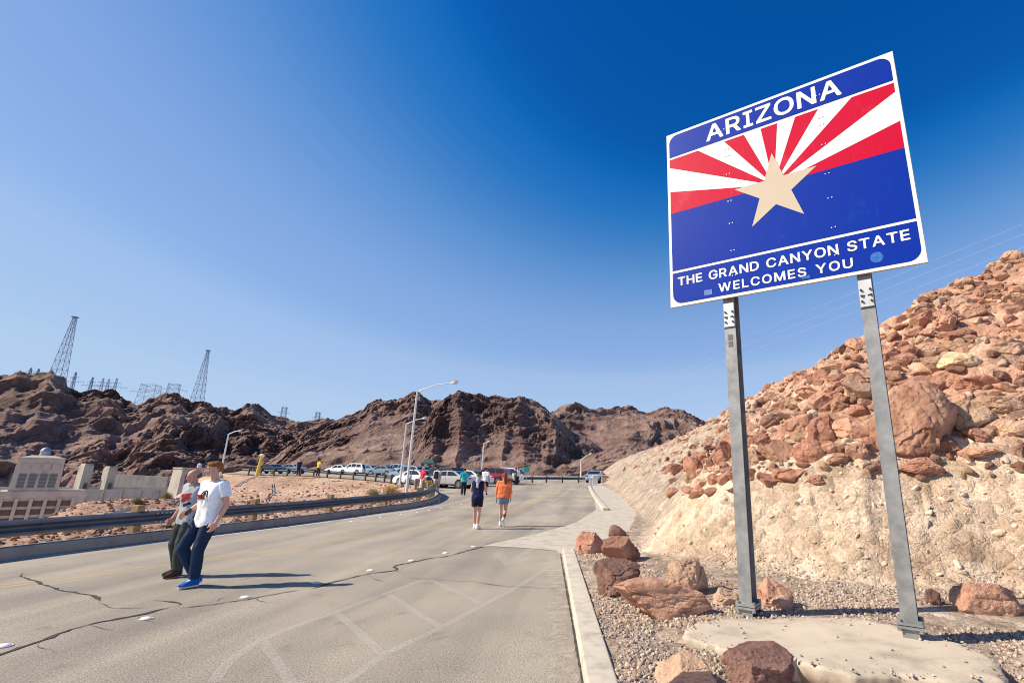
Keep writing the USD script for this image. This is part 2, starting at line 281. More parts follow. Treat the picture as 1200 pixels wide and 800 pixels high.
# people and cars
SK = {k: usdkit.material(stage, L_+'skin_'+k, {'tc': ('texture_coordinate', {}), 'n': ('noise_texture', {'scale': 14.0, 'detail': 4.0}), 'r': ('rgb_ramp', {'ramp': [(.3, [v*.86 for v in c]), (.7, c)]}),
      'p': ('principled_bsdf', {'roughness': .5, 'subsurface_weight': .12, 'subsurface_scale': .01})}, [('tc.object', 'n.vector'), ('n.fac', 'r.fac'), ('r.color', 'p.base_color')], surface='p.BSDF')
      for k, c in dict(fair=(.56, .29, .20), tan=(.46, .23, .155)).items()}
CLOTH = {}
def cloth(c, name):
    if name not in CLOTH: CLOTH[name] = plain('cloth_'+name, c, .92, 0, .16, 9.0, .35, 120.0, spec=.2)
    return CLOTH[name]
def carpaint(c, name):
    return usdkit.material(stage, L_+'car_'+name, {'p': ('principled_bsdf', {'base_color': c, 'roughness': .35, 'metallic': .15, 'coat_weight': 1.0, 'coat_roughness': .04})}, [], surface='p.BSDF')

# ------------------------------------------------------------------ ground, road, kerbs
KERB_R = np.array([(.55, .2), (.18, 4.68), (-.40, 11.55)])                     # right edge of the near kerb
KERB_L = np.array([(.35, .2), (-.07, 4.67), (-.72, 11.55)])
WALK_R = [G(x, y, .1)[:2] for x, y in ((672, 640), (700, 632), (735, 620), (744, 600), (733, 586), (716, 573), (703, 565.5))]   # hill-side edge of the pavement
RAIL = smooth_line(np.array([(-11.9, -8), (-11.3, 4), (-10.95, 9.9), (-10.44, 13.2), (-9.38, 19.6), (-8.45, 25.3), (-9.3, 31), (-11.4, 36.5), (-14.4, 42.5), (-18.0, 48.5)]), .4)
LOT = smooth_line(np.array([(-18.4, 49.2), (-21, 53), (-25, 55.6), (-33, 57.6), (-39.5, 59), (-48, 68), (-58, 82)]), .6)
EDGE_C = [G(x, y, 0)[:2] for x, y in ((530, 650), (567, 640), (633, 625), (677, 612), (700, 597), (697, 583), (693, 573))]
crv = smooth_line(np.array([(.55, .2), (-.07, 4.67), (-.80, 12.38)]), 1)
road_poly = Polygon([tuple(p) for p in RAIL] + [tuple(p) for p in LOT] + [(-60, 100), (-30, 112), (10, 112), (14, 90), (6, 78), (.2, 70)] + [tuple(p) for p in EDGE_C[::-1]][1:-1] + [(-2.4, 13.2), (-.3, 13.0)] + [(-.07, 4.67), (.35, .2), (.8, -8)]).buffer(0).buffer(.16)
ground_z = lambda x, y: zr(x, y)
road = thing('road', kind='structure')
obj('asphalt_surface', sheet(road_poly, 0.0, 3.0), M['asphalt'], road)
def ribbon(pts, w, off, jit=0, seed=0):
    p = np.asarray(pts, float)[:, :2]; d = np.gradient(p, axis=0); n = np.stack([-d[:, 1], d[:, 0]], 1); n /= np.linalg.norm(n, axis=1, keepdims=True)
    w = np.broadcast_to(np.asarray(w, float), len(p)).copy()
    if jit: w *= 1+jit*(np.random.default_rng(seed).random(len(p))*2-1)
    a, b = p+n*w[:, None]/2, p-n*w[:, None]/2
    P = np.stack([np.c_[a, zr(a[:, 0], a[:, 1])+off], np.c_[b, zr(b[:, 0], b[:, 1])+off]], 1)
    m = grid_mesh(P)
    if m.face_normals[:, 2].sum() < 0: m.invert()
    return m
def gpts(px, z=0): return np.array([G(x, y, z)[:2] for x, y in px])
yl = smooth_line(gpts([(-150, 707), (0, 687), (150, 668), (300, 648), (383, 635), (460, 624), (533, 613), (600, 599), (635, 584), (653, 570)]), .5)
d = np.gradient(yl, axis=0); nn = np.stack([-d[:, 1], d[:, 0]], 1); nn /= np.linalg.norm(nn, axis=1, keepdims=True)
for s in (-.11, .11): obj('yellow_centre_line', ribbon(yl+nn*s, .11, .004), M['yellow_line'], road)
wl = smooth_line(gpts([(0, 657), (200, 634), (400, 609), (487, 597), (512, 583)]), .5)
obj('edge_line', ribbon(wl, .07, .004), M['white_worn'], road)
def crack(px, w, seed, wob=.03):
    p = smooth_line(gpts(px), .07); r = np.random.default_rng(seed)
    o = (fbm(np.c_[p*3.1, np.zeros(len(p))], 5, seed)-.5)[:, None]*wob*6
    d = np.gradient(p, axis=0); n = np.stack([-d[:, 1], d[:, 0]], 1); n /= np.linalg.norm(n, axis=1, keepdims=True)
    ww = w*(.35+1.5*noise(np.c_[p*5.0, np.zeros(len(p))], seed+3)); kk = np.arange(len(p)); ww = ww*np.clip((kk+.5)/4, 0, 1)*np.clip((len(p)-kk-.5)/4, 0, 1)
    obj('crack', ribbon(p+n*o, ww, .006, .5, seed), M['crack'], road)
crack([(-30, 778), (0, 768), (45, 752), (105, 732), (160, 720), (207, 711)], .035, 1)
crack([(207, 711), (215, 707), (200, 705), (180, 703)], .028, 2, .02)
crack([(207, 713), (255, 707), (300, 700), (363, 690)], .022, 3)
crack([(363, 690), (407, 678), (433, 672), (463, 667), (464, 662), (490, 657), (530, 650)], .032, 4)
crack([(530, 650), (567, 640), (633, 625), (677, 612)], .05, 5, .01)
crack([(677, 612), (690, 605), (699, 598)], .09, 6, .004)
crack([(27, 671), (30, 679), (45, 682), (72, 692), (85, 694), (114, 705)], .03, 7, .03)
crack([(27, 671), (45, 669)], .015, 8)
crack([(473, 676), (500, 678), (560, 682), (600, 687), (660, 689)], .008, 9)
crack([(540, 638), (557, 637)], .015, 10)
for i, pp in enumerate(([(105, 732), (118, 737), (131, 739)], [(72, 692), (80, 686), (96, 684)], [(160, 720), (168, 727), (190, 731)], [(255, 707), (262, 700), (281, 697)], [(433, 672), (441, 679), (455, 682)], [(463, 667), (474, 670), (486, 669)], [(114, 705), (140, 712), (160, 713), (181, 712)], [(300, 700), (310, 705), (331, 706)], [(567, 640), (580, 634), (600, 633)], [(45, 752), (52, 760), (70, 764)])): crack(pp, .007, 40+i, .02)
for px, w in (([(250, 800), (307, 750), (393, 717), (453, 695), (500, 678)], .095), ([(380, 812), (410, 795), (450, 768), (517, 735), (560, 712), (607, 687), (650, 658)], .095),
              ([(393, 717), (420, 740), (450, 768)], .09), ([(453, 695), (485, 715), (517, 735)], .09), ([(500, 678), (532, 692), (563, 707)], .09), ([(307, 750), (325, 775), (343, 802)], .09)):
    obj('faded_marking', ribbon(smooth_line(gpts(px), .15), w, .004), M['ghost'], road)
arrow = Polygon([tuple(p) for p in gpts([(577, 648), (588, 648), (598, 655), (623, 641), (628, 644), (610, 653), (622, 655), (592, 663)])]).buffer(0)
obj('faded_arrow', sheet(arrow, .005, .5), M['ghost'], road)
# concrete apron and pavement
apron = thing('pavement', kind='structure')
walk_poly = Polygon([tuple(p) for p in EDGE_C[1:]] + [tuple(p) for p in gpts([(697, 566)], 0)] + [tuple(p) for p in WALK_R[::-1]] + [(-.45, 11.56), (-.72, 11.56)] + [tuple(p) for p in gpts([(655, 645), (620, 642), (577, 639.5)])]).buffer(0)
obj('apron', sheet(walk_poly.buffer(.05), .008, 2.0), M['concrete'], apron)
gut = ribbon(smooth_line(gpts([(692, 572), (697, 580), (708, 597)]), .4), .22, .012)
kb = gpts([(691, 570), (696, 580), (710, 598)])
kp = smooth_line(np.array(kb), .4)
def kerb_run(line, w, h, base=-.25):
    p = np.asarray(line, float)[:, :2]; d = np.gradient(p, axis=0); n = np.stack([-d[:, 1], d[:, 0]], 1); n /= np.linalg.norm(n, axis=1, keepdims=True)
    z = zr(p[:, 0], p[:, 1]); r = .025; prof = [(-w/2, base), (-w/2, h-r), (-w/2+r*.4, h-r*.3), (-w/2+r, h), (w/2-r, h), (w/2-r*.4, h-r*.3), (w/2, h-r), (w/2, base), (-w/2, base)]
    P = np.stack([np.c_[p+n*o, z+zz] for o, zz in prof], 1); m = grid_mesh(P); k = len(prof); e_ = (len(p)-1)*k; caps = [(b_, b_+i, b_+i+1) for b_ in (0, e_) for i in range(1, k-2)]; m = trimesh.Trimesh(m.vertices, np.vstack([m.faces, caps]), process=True); m.fix_normals(); return m
obj('pavement_kerb', kerb_run(kp, .26, .11), M['kerb'], apron)
# near kerb in cast lengths
kerb = thing('kerb', kind='structure')
Lk, Rk = smooth_line(KERB_L, .1), smooth_line(KERB_R, .1); nk = min(len(Lk), len(Rk)); mid = (Lk[np.linspace(0, len(Lk)-1, nk).astype(int)]+Rk[np.linspace(0, len(Rk)-1, nk).astype(int)])/2
cuts = np.linspace(0, nk-1, 6).astype(int)
for a, b in zip(cuts[:-1], cuts[1:]): obj('kerb_length', kerb_run(mid[a+(a > 0)*0:b+1][:], .25, .115), M['kerb'], kerb, smooth=30)
obj('kerb_joint', ribbon(Lk+np.array([-.012, 0]), .018, .007, .8, 5), M['crack'], kerb)
side_sand = ribbon(Lk+np.array([-.16, 0]), .22, .005, .5, 8)
M['sand_film'] = worn_paint('sand_film', (.55, .46, .35), (.42, .62, .6), 6.0)
obj('sand_film', side_sand, M['sand_film'], kerb)
M['kerb_dark'] = concrete('weathered_kerb', (.30, .265, .22), 3.0)
lk = thing('roadside_kerb', kind='structure')
n0 = len(RAIL); segs = np.arange(0, n0, 8)
def offset(line, o):
    p = np.asarray(line)[:, :2]; d = np.gradient(p, axis=0); n = np.stack([-d[:, 1], d[:, 0]], 1); n /= np.linalg.norm(n, axis=1, keepdims=True); return p+n*o
rk = offset(RAIL, .0)
for a in segs[:-1]:
    if a > 8: obj('kerb_length', kerb_run(rk[a:min(a+9, n0)], .28, .2), M['kerb_dark'], lk, smooth=30)

# desert ground west of the road, falling into the canyon
CANYON = np.array([(-14, -30), (-14.5, 8), (-16.8, 15.5), (-19.6, 20), (-23.5, 25.5), (-30, 38), (-36.5, 48), (-41.5, 57), (-52, 70), (-64, 86), (-80, 118), (-130, 262)], float)
RAILPOLY = Polygon([tuple(p) for p in RAIL] + [tuple(p) for p in LOT] + [(-70, 112), (-100, 200), (60, 200), (60, -40), (-11.9, -40)]).buffer(0)
def seg_dist(P, line):
    P = np.asarray(P, float); best = np.full(len(P), 1e9); sgn = np.zeros(len(P))
    for a, b in zip(line[:-1], line[1:]):
        d = b-a; t = np.clip(((P-a)@d)/(d@d), 0, 1); q = a+t[:, None]*d; r = P-q; dist = np.linalg.norm(r, axis=1)
        s = np.sign(d[0]*r[:, 1]-d[1]*r[:, 0]); m = dist < best-1e-9; best[m] = dist[m]; sgn[m] = s[m]
    return best*sgn                                    # positive: left of the line
LEFTEDGE = np.vstack([RAIL[:, :2], LOT[:, :2]])
def left_ground(x, y):
    P = np.c_[x, y]; dr = seg_dist(P, LEFTEDGE); dc = seg_dist(P, CANYON)
    z = zr(x, y)-.06
    w = sstep(.3, 6, dr); far = np.clip(dr-.4, 0, None)
    bank = np.minimum(far*.28, .5+.02*far)*sstep(25, 42, y)
    z = z - w*(.05+.30*sstep(2, 9, dr)*sstep(24, 36, y)) + .16*sstep(-7, -1, dc)*(1-sstep(26, 40, y))*sstep(17, 24, y)-.30*sstep(-6, 0, dc)*(1-sstep(16, 24, y)) - bank*.8
    z = z + w*(.22*(fbm(np.c_[P*.55, 0*x], 4, 3)-.5)+.10*(fbm(np.c_[P*2.3, 0*x], 4, 5)-.5)+.05*(ridged(np.c_[P*4, 0*x], 3, 9)-.4))
    drop = np.clip(dc, 0, None); z = z-np.minimum(drop*.75, 60)*sstep(0, 3, dc) + sstep(2, 20, dc)*4*(ridged(np.c_[P*.12, 0*x], 5, 21)-.4)
    return z
az = np.radians(np.linspace(-74, 62, 900)); rr = np.geomspace(2.0, 260, 330)
A, Rr = np.meshgrid(az, rr, indexing='ij'); X, Y = (Rr*np.sin(A)).ravel(), (Rr*np.cos(A)).ravel()
Z = left_ground(X, Y)
P = np.c_[X, Y, Z]
t = fbm(np.c_[X*.25, Y*.25, 0*X], 5, 31)*.6+.4*fbm(np.c_[X*1.6, Y*1.6, 0*X], 4, 33)
col = lerp_ramp(t, [(.25, (.24, .145, .105)), (.42, (.38, .235, .165)), (.55, (.46, .305, .215)), (.72, (.54, .40, .29))])
reg = sstep(.40, .62, fbm(np.c_[X*.09+5, Y*.09, 0*X], 3, 36))
far_tan = sstep(25, 36, Y)[:, None]; col = col*(1-far_tan*.55)+far_tan*.55*lerp_ramp(t, [(.25, (.42, .27, .18)), (.5, (.56, .38, .26)), (.7, (.62, .45, .32))])
obj('desert_ground', grid_mesh(P.reshape(900, 330, 3), True), M['hill'], smooth=True, col=col, kind='structure')

# ------------------------------------------------------------------ the rocky cut slope on the right
TOE = np.array([(.1, 140), (.45, 75), tuple(np.array(WALK_R[-2])+(.05, 0)), tuple(np.array(WALK_R[3])+(.05, 0)), (1.45, 17), (.95, 11.6), (1.6, 9.7), (2.2, 8.9), (3.7, 7.55), (5.4, 7.0), (8, 5.4), (12, 1), (18, -12)], float)
BORDER = np.array([(.66, -8)]+[(p[0]-.14, p[1]) for p in KERB_R]+[tuple(p) for p in WALK_R]+[(.35, 75), (.0, 140)], float)
PADPX = [(798, 738), (812, 727), (850, 720), (905, 722), (960, 724), (1010, 727), (1060, 737), (1085, 745), (1130, 757), (1165, 775), (1180, 800), (1120, 802), (1075, 796), (1040, 790), (1000, 789), (962, 779), (930, 772), (895, 769), (860, 760), (825, 750)]
PAD = Polygon([tuple(G(x, y, .22)[:2]) for x, y in PADPX]).buffer(0)
padc = np.array(PAD.exterior.coords)
def worley(P, s, seed):
    r = np.random.default_rng(seed); lo, hi = P.min(0)*s-1, P.max(0)*s+1
    n = int(np.prod(np.minimum(hi-lo, 400))); n = min(n, 60000)
    q = lo+r.random((n, P.shape[1]))*(hi-lo); d, i = cKDTree(q).query(P*s, k=2); return d[:, 0], d[:, 1]-d[:, 0], r.random(n)[i[:, 0]]
KAZ = [(-20, 1.0), (60, 1.0)]
def hill_z(x, y, detail=True):
    x, y = np.asarray(x, float).ravel(), np.asarray(y, float).ravel(); P = np.c_[x, y]
    d = -seg_dist(P, TOE[::-1]); b = seg_dist(P, BORDER[::-1]) if False else -seg_dist(P, BORDER)
    d = np.where(True, seg_dist(P, TOE), 0)
    wob = 1.1*(fbm(np.c_[P*.3, 0*x], 3, 41)-.5)*sstep(0, 3, d); dd = np.clip(d+wob, 0, None)
    top = 10.0-2.5*sstep(40, 75, y)+1.2*(fbm(np.c_[P*.09, 0*x], 3, 44)-.5)
    soft = dd-np.log1p(np.exp((dd-top)*2.2))/2.2         # linear, then level
    steep = .73+.13*(1-sstep(9, 18, y))-.07*sstep(30, 50, y)+.20*(1-sstep(9, 17, y))*sstep(5, 10, dd)
    z = soft*steep*sstep(-.1, .8, dd) + np.log1p(np.exp((dd-top)*2.2))/2.2*.10
    near = 1-sstep(14, 22, y)
    z = z + near*.35*sstep(.3, 1.6, dd)*(1-sstep(2.2, 4.2, dd))
    sh = .085+.12*sstep(.6, 2.4, x-(-.5+.02*y)) * (1-sstep(10, 14, y))
    pit = sstep(0, .9, np.clip(contains_xy(PAD.buffer(.55), x, y)*1.0, 0, 1))
    fr = np.hypot((x-2.1)/2.1, (y-3.9)/1.0); sh = sh-.30*(1-sstep(.5, 1.1, fr))
    z = z + sh + zr(x, y)*(1-sstep(4, 9, d)*.5)
    if detail:
        onh = sstep(0, .8, dd); rough = sstep(1.5, 3.2, dd)*sstep(-6, 26, 40-y*.9)
        z = z + (.02+.05*onh)*(fbm(np.c_[P*2.6, 0*x], 4, 47)-.5)*1.6 + onh*.55*(fbm(np.c_[P*.55, z*.5], 4, 48)-.5)
        p3 = np.c_[x, y, z]
        f1, g1, c1 = worley(p3, 2.6, 51); z = z + onh*(1-.3*rough)*near*(.10*(c1-.5)*sstep(.05, .3, g1))*sstep(.2, .9, dd)
        f2, g2, c2 = worley(p3, 6.5, 52); z = z + near*(.62*onh+.06)*(.09*(c2-.5)*sstep(.04, .25, g2))
        z = z + rough*(.42*(ridged(np.c_[P*.7, z*.6], 5, 57)-.38))
        f3, g3, c3 = worley(p3+.35*np.stack([fbm(p3*1.5, 3, 58), fbm(p3*1.5+9, 3, 58), 0*x], -1), 1.05, 53); z = z + rough*(.62*(c3-.5)*sstep(.02, .16, g3)-.16*(1-sstep(0, .12, g3)))
        z = z + rough*.16*(c1-.4)*sstep(.04, .3, g1)
    z = np.where(contains_xy(PAD.buffer(-.06), x, y), np.minimum(z, .05), z)
    return np.where(b > 0, z*sstep(-.02, .06, b), -.3), d, b
azh = np.radians(np.linspace(-9, 66, 760)); rh = np.concatenate([np.geomspace(2.2, 40, 560), np.geomspace(40.6, 150, 90)])
A, Rr = np.meshgrid(azh, rh, indexing='ij'); X, Y = (Rr*np.sin(A)).ravel(), (Rr*np.cos(A)).ravel()
Zh, Dh, Bh = hill_z(X, Y)
P = np.c_[X, Y, Zh]
t = .5*fbm(np.c_[X*.8, Y*.8, Zh*.8], 5, 61)+.5*fbm(np.c_[X*3, Y*3, Zh*3], 4, 62)
pale = lerp_ramp(t, [(.25, (.45, .31, .21)), (.42, (.61, .455, .325)), (.55, (.69, .54, .405)), (.72, (.75, .625, .49))])
redd = lerp_ramp(t, [(.25, (.28, .145, .095)), (.42, (.43, .25, .17)), (.55, (.51, .32, .225)), (.72, (.59, .42, .31))])
grav = lerp_ramp(t, [(.25, (.24, .185, .145)), (.45, (.36, .285, .22)), (.6, (.43, .35, .275)), (.75, (.50, .42, .34))])
wr = sstep(1.4, 2.6, Dh+1.2*(fbm(np.c_[X*.5, Y*.5, Zh], 4, 64)-.5))*np.clip(sstep(-3, 6, 24-Y)+sstep(6.5, 9.5, Dh), 0, 1)
wg = np.clip(sstep(11, 17, Y)*(1-sstep(6, 9, Dh)) + (1-sstep(-.4, .3, Dh))*(.75), 0, 1)
col = pale*.88*(1-wg)[:, None]+grav*wg[:, None]; col = col*(1-wr)[:, None]+redd*wr[:, None]
_, gg, cc = worley(P[:, :3], 2.6, 51); col = col*(.86+.26*cc)[:, None]
hill = thing('rocky_hillside', kind='structure')
obj('slope_surface', grid_mesh(P.reshape(len(azh), len(rh), 3), True), M['hill'], hill, smooth=True, col=col)
HT = trimesh.Trimesh(P, grid_mesh(P.reshape(len(azh), len(rh), 3), True).faces, process=False)
HG = P[:, 2].reshape(len(azh), len(rh))
from scipy.interpolate import RegularGridInterpolator
_hi = RegularGridInterpolator((azh, np.log(rh)), HG, bounds_error=False, fill_value=None)
def hz(x, y):
    x, y = np.asarray(x, float), np.asarray(y, float); return _hi(np.stack([np.arctan2(x, y), np.log(np.hypot(x, y))], -1))
def on_hill(px, py, lo=3.0, hi=120):
    d = ray(px, py); d = d/np.hypot(d[0], d[1]); t = np.geomspace(lo, hi, 3000); q = C+d*t[:, None]
    below = q[:, 2] < hz(q[:, 0], q[:, 1]); k = np.argmax(below) if below.any() else None
    return None if k is None else q[k]

# ------------------------------------------------------------------ mountains beyond the canyon and the car park
def mountain(ridge_px, D, Db, zb, seed, prof, amp, rib=0.0, ns=520, nt=200, tone=0.0, jag=1.0, base_shift=0.0, scale=.02):
    rp = np.array([at(x, y, 1.0) for x, y in ridge_px]); rp = C+(rp-C)*np.interp(np.arange(len(rp)), np.linspace(0, len(rp)-1, len(D)), D)[:, None]
    s = np.r_[0, np.cumsum(np.linalg.norm(np.diff(rp[:, :2], axis=0), axis=1))]; t = np.linspace(0, s[-1], ns)
    R = np.stack([np.interp(t, s, rp[:, k]) for k in range(3)], 1)
    dirs = R[:, :2]/R[:, 1:2]
    B = dirs*Db + np.array([base_shift, 0])
    tt = np.concatenate([np.linspace(0, 1, nt), 1+np.linspace(.02, .8, 30)])
    T, S_ = np.meshgrid(tt, t); Rg, Bg = R[:, None, :2], B[:, None, :]
    xy = Bg+(Rg-Bg)*T[..., None]
    pz = np.interp(np.minimum(T, 1), [q[0] for q in prof], [q[1] for q in prof])
    z = zb+(R[:, None, 2]-zb)*(pz-np.clip(T-1, 0, None)*.9)
    P = np.concatenate([xy, z[..., None]], -1); H = (R[:, None, 2]-zb)
    Q = P*scale+seed*7.3
    Q2 = Q+.9*np.stack([fbm(Q*1.3+11, 3, seed), fbm(Q*1.3+29, 3, seed+1), 0*z], -1)
    env = np.clip(T*5, 0, 1)*(1-.55*sstep(.86, 1.0, T))
    big = ridged(Q2, 5, seed)-.45; fine = ridged(Q2*5.3+3, 4, seed+5)-.45
    r3 = ridged(np.stack([S_*scale*1.9+.5*fbm(Q*2, 3, seed+4), z*scale*.35, 0*z], -1), 4, seed+9)-.45
    fine2 = ridged(Q2*19+7, 3, seed+25)-.45; rug = (.22+1.15*sstep(.42, .62, fbm(Q*.8+41, 3, seed+40)))*(.45+.75*sstep(.15, .7, T)); disp = amp*(big*1.9+(fine*.55+fine2*.2)*rug)+rib*r3*sstep(.15, .45, T)
    pf = (P*scale*6.5+.5*np.stack([fbm(Q*5, 3, seed+31), fbm(Q*5+7, 3, seed+32), fbm(Q*5+15, 3, seed+33)], -1)).reshape(-1, 3); rr_ = np.random.default_rng(seed)
    chunk = 0
    for sc_, am_ in ((1.0, .55), (2.6, .30)):
        pp = pf*sc_; lo, hi = pp.min(0)-.5, pp.max(0)+.5; cen = pp[rr_.integers(0, len(pp), 14000 if sc_ > 2 else 5000)]+rr_.normal(0, .35, (14000 if sc_ > 2 else 5000, 3)); dd_, ii_ = cKDTree(cen).query(pp, k=2)
        chunk = chunk+am_*((rr_.random(len(cen))[ii_[:, 0]]-.5)*sstep(0, .12, dd_[:, 1]-dd_[:, 0])-.16*(1-sstep(0, .10, dd_[:, 1]-dd_[:, 0])))
    disp = disp+amp*.42*rug*chunk.reshape(z.shape)
    toward = -np.concatenate([dirs, np.zeros((ns, 1))], 1)[:, None, :]; toward = toward/np.linalg.norm(toward, axis=-1, keepdims=True)
    P = P+toward*(disp*env)[..., None]*.9
    P[..., 2] += amp*.55*env*(big+.5*fine) + jag*.5*amp*sstep(.9, 1, T)*(fine*.55)
    m = grid_mesh(P); n = m.vertex_normals
    if (n[:, 1].mean() > 0): m.invert(); n = -n
    steep = 1-np.abs(n[:, 2]).reshape(P.shape[:2])
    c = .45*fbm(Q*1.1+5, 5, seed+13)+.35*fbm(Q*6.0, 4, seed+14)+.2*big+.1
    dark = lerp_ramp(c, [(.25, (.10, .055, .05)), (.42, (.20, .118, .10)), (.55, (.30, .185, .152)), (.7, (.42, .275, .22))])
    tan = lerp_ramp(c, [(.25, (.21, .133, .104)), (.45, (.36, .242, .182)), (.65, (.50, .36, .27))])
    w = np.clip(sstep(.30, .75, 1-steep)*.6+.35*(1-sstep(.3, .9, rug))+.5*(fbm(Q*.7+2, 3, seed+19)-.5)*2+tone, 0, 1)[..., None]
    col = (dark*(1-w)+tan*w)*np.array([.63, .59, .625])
    return m, col.reshape(-1, 3), P
def add_mountain(*a, **k):
    m, col, P = mountain(*a, **k)
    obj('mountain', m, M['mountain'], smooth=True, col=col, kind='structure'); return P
CLIFF = [(0, 0), (.12, .10), (.3, .30), (.5, .50), (.7, .76), (.88, .94), (1, 1)]
# far low range behind everything on the right
add_mountain([(630, 500), (645, 488), (655, 480), (665, 477), (672, 476), (680, 477), (690, 481), (700, 482), (710, 481), (722, 479), (735, 475), (742, 476), (750, 481), (758, 484), (768, 483), (780, 479), (792, 483), (805, 488), (815, 491), (832, 500), (860, 515), (900, 540)], [330, 330], 150, -2, 3, [(0, 0), (.3, .25), (.55, .62), (.75, .85), (1, 1)], 9, 6, 560, 230, tone=-.12, scale=.024)
# left massif
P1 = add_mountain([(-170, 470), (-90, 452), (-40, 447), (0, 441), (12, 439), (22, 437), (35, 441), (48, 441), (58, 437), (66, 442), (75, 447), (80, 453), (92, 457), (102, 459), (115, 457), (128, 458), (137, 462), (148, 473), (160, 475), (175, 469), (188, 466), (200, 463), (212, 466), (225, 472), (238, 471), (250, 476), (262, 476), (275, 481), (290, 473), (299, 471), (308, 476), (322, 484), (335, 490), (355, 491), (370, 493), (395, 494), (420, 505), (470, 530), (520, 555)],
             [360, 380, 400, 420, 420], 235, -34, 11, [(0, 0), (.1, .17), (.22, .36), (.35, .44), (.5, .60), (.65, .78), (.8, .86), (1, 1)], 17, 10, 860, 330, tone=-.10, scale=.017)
# ridge with the pinnacle behind the street lamps
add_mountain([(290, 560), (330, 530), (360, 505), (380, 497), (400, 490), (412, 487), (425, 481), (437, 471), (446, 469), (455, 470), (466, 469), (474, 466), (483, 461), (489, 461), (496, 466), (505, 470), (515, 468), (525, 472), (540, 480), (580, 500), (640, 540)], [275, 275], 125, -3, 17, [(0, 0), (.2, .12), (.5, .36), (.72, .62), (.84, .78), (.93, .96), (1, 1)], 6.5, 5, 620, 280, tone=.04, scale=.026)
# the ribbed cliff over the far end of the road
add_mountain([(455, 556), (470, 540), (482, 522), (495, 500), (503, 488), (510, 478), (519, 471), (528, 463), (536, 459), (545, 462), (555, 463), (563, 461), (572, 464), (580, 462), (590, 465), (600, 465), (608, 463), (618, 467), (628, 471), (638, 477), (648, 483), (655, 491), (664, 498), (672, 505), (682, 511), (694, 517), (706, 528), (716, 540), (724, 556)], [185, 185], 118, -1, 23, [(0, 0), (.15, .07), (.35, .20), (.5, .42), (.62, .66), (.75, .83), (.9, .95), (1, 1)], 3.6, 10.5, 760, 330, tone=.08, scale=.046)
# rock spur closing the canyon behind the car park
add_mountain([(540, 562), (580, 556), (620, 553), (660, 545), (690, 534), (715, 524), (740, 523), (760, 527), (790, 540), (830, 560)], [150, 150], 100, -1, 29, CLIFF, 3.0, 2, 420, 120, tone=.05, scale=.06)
# stony floor between the car park and the hills
vx, vy = np.meshgrid(np.linspace(-420, 260, 220), np.geomspace(84, 700, 150), indexing='ij'); vz = -.5+0*vx-58*sstep(0, 40, -vx-.52*vy-6)*(1-sstep(280, 420, vy)) + 3*(fbm(np.stack([vx*.03, vy*.03, 0*vx], -1), 5, 71)-.5)-1.5*sstep(0, 1, 100/vy)
tv = fbm(np.stack([vx*.05, vy*.05, 0*vx], -1), 5, 72).ravel()
obj('canyon_floor', grid_mesh(np.stack([vx, vy, vz], -1), True), M['mountain'], smooth=True, col=lerp_ramp(tv, [(.25, (.16, .11, .085)), (.5, (.30, .21, .15)), (.75, (.42, .31, .22))]), kind='structure')
fx, fy = np.meshgrid(np.linspace(-1100, 1100, 30), np.linspace(-1100, 1100, 30), indexing='ij')
obj('ground', grid_mesh(np.stack([fx, fy, 0*fx-75], -1), True), M['mountain'], col=np.full((900, 3), (.28, .2, .15)), kind='structure')

# ------------------------------------------------------------------ rocks
def rock(seed, sub=3, planes=13, rough=.10, flat=1.0, sharp=26.0):
    r = np.random.default_rng(seed); m = trimesh.creation.icosphere(sub); u = np.array(m.vertices)
    n = r.normal(size=(planes, 3)); n /= np.linalg.norm(n, axis=1, keepdims=True); dd = .62+.38*r.random(planes)
    c = np.maximum(u@n.T, .02)/dd                                   # 1/r for every cutting plane
    inv = np.log(np.exp(sharp*c).sum(1))/sharp
    rad = 1/inv; rad = np.minimum(rad, 1.25)
    p = u*rad[:, None]
    h = (fbm(p*1.7+seed*3.1, 4, seed)-.5)*2*rough
    if sub > 1:
        _, i_ = cKDTree(r.normal(size=(26, 3))*.75).query(p+.18*(np.stack([noise(p*3+9, seed), noise(p*3+19, seed), noise(p*3+29, seed)], -1)-.5)); h = h+(r.random(26)[i_]-.5)*rough*(1.5 if sub < 5 else .8)
    if sub > 3: h = h-np.clip(ridged(p*3.2+seed, 4, seed+2)-.55, 0, 1)*rough*1.1+(fbm(p*8+seed, 4, seed)-.5)*rough*.45
    p = p*(1+h)[:, None]; p[:, 2] *= flat
    m = trimesh.Trimesh(p, m.faces, process=False); return m
def boulder_at(parent, q, size, mat, seed, sink=.25, **kw):
    sx, sy, sz = size; r = np.random.default_rng(seed+99)
    vis = max(size)/max(q[1], 1); m = rock(seed, 5 if vis > .045 else 4 if vis > .02 else 3, int(r.integers(6, 10)), .14, 1.0, 70)
    v = np.array(m.vertices)
    Rm = trimesh.transformations.euler_matrix(*(r.random(3)*6.28))[:3, :3]; v = v@Rm.T
    v = v/np.abs(v).max(0)*np.array([sx, sy, sz])
    a = r.uniform(-.5, .5) if 'yaw' not in kw else kw.pop('yaw'); tilt = kw.pop('tilt', 0.0)
    v = v@trimesh.transformations.euler_matrix(0, tilt, a)[:3, :3].T
    m = trimesh.Trimesh(v, m.faces, process=False)
    p = obj(kw.pop('name', 'boulder'), m, M['rock_'+mat], parent, smooth=22, **kw)
    place(p, (q[0], q[1], q[2]+sz*(1-2*sink))); return p
placed = []
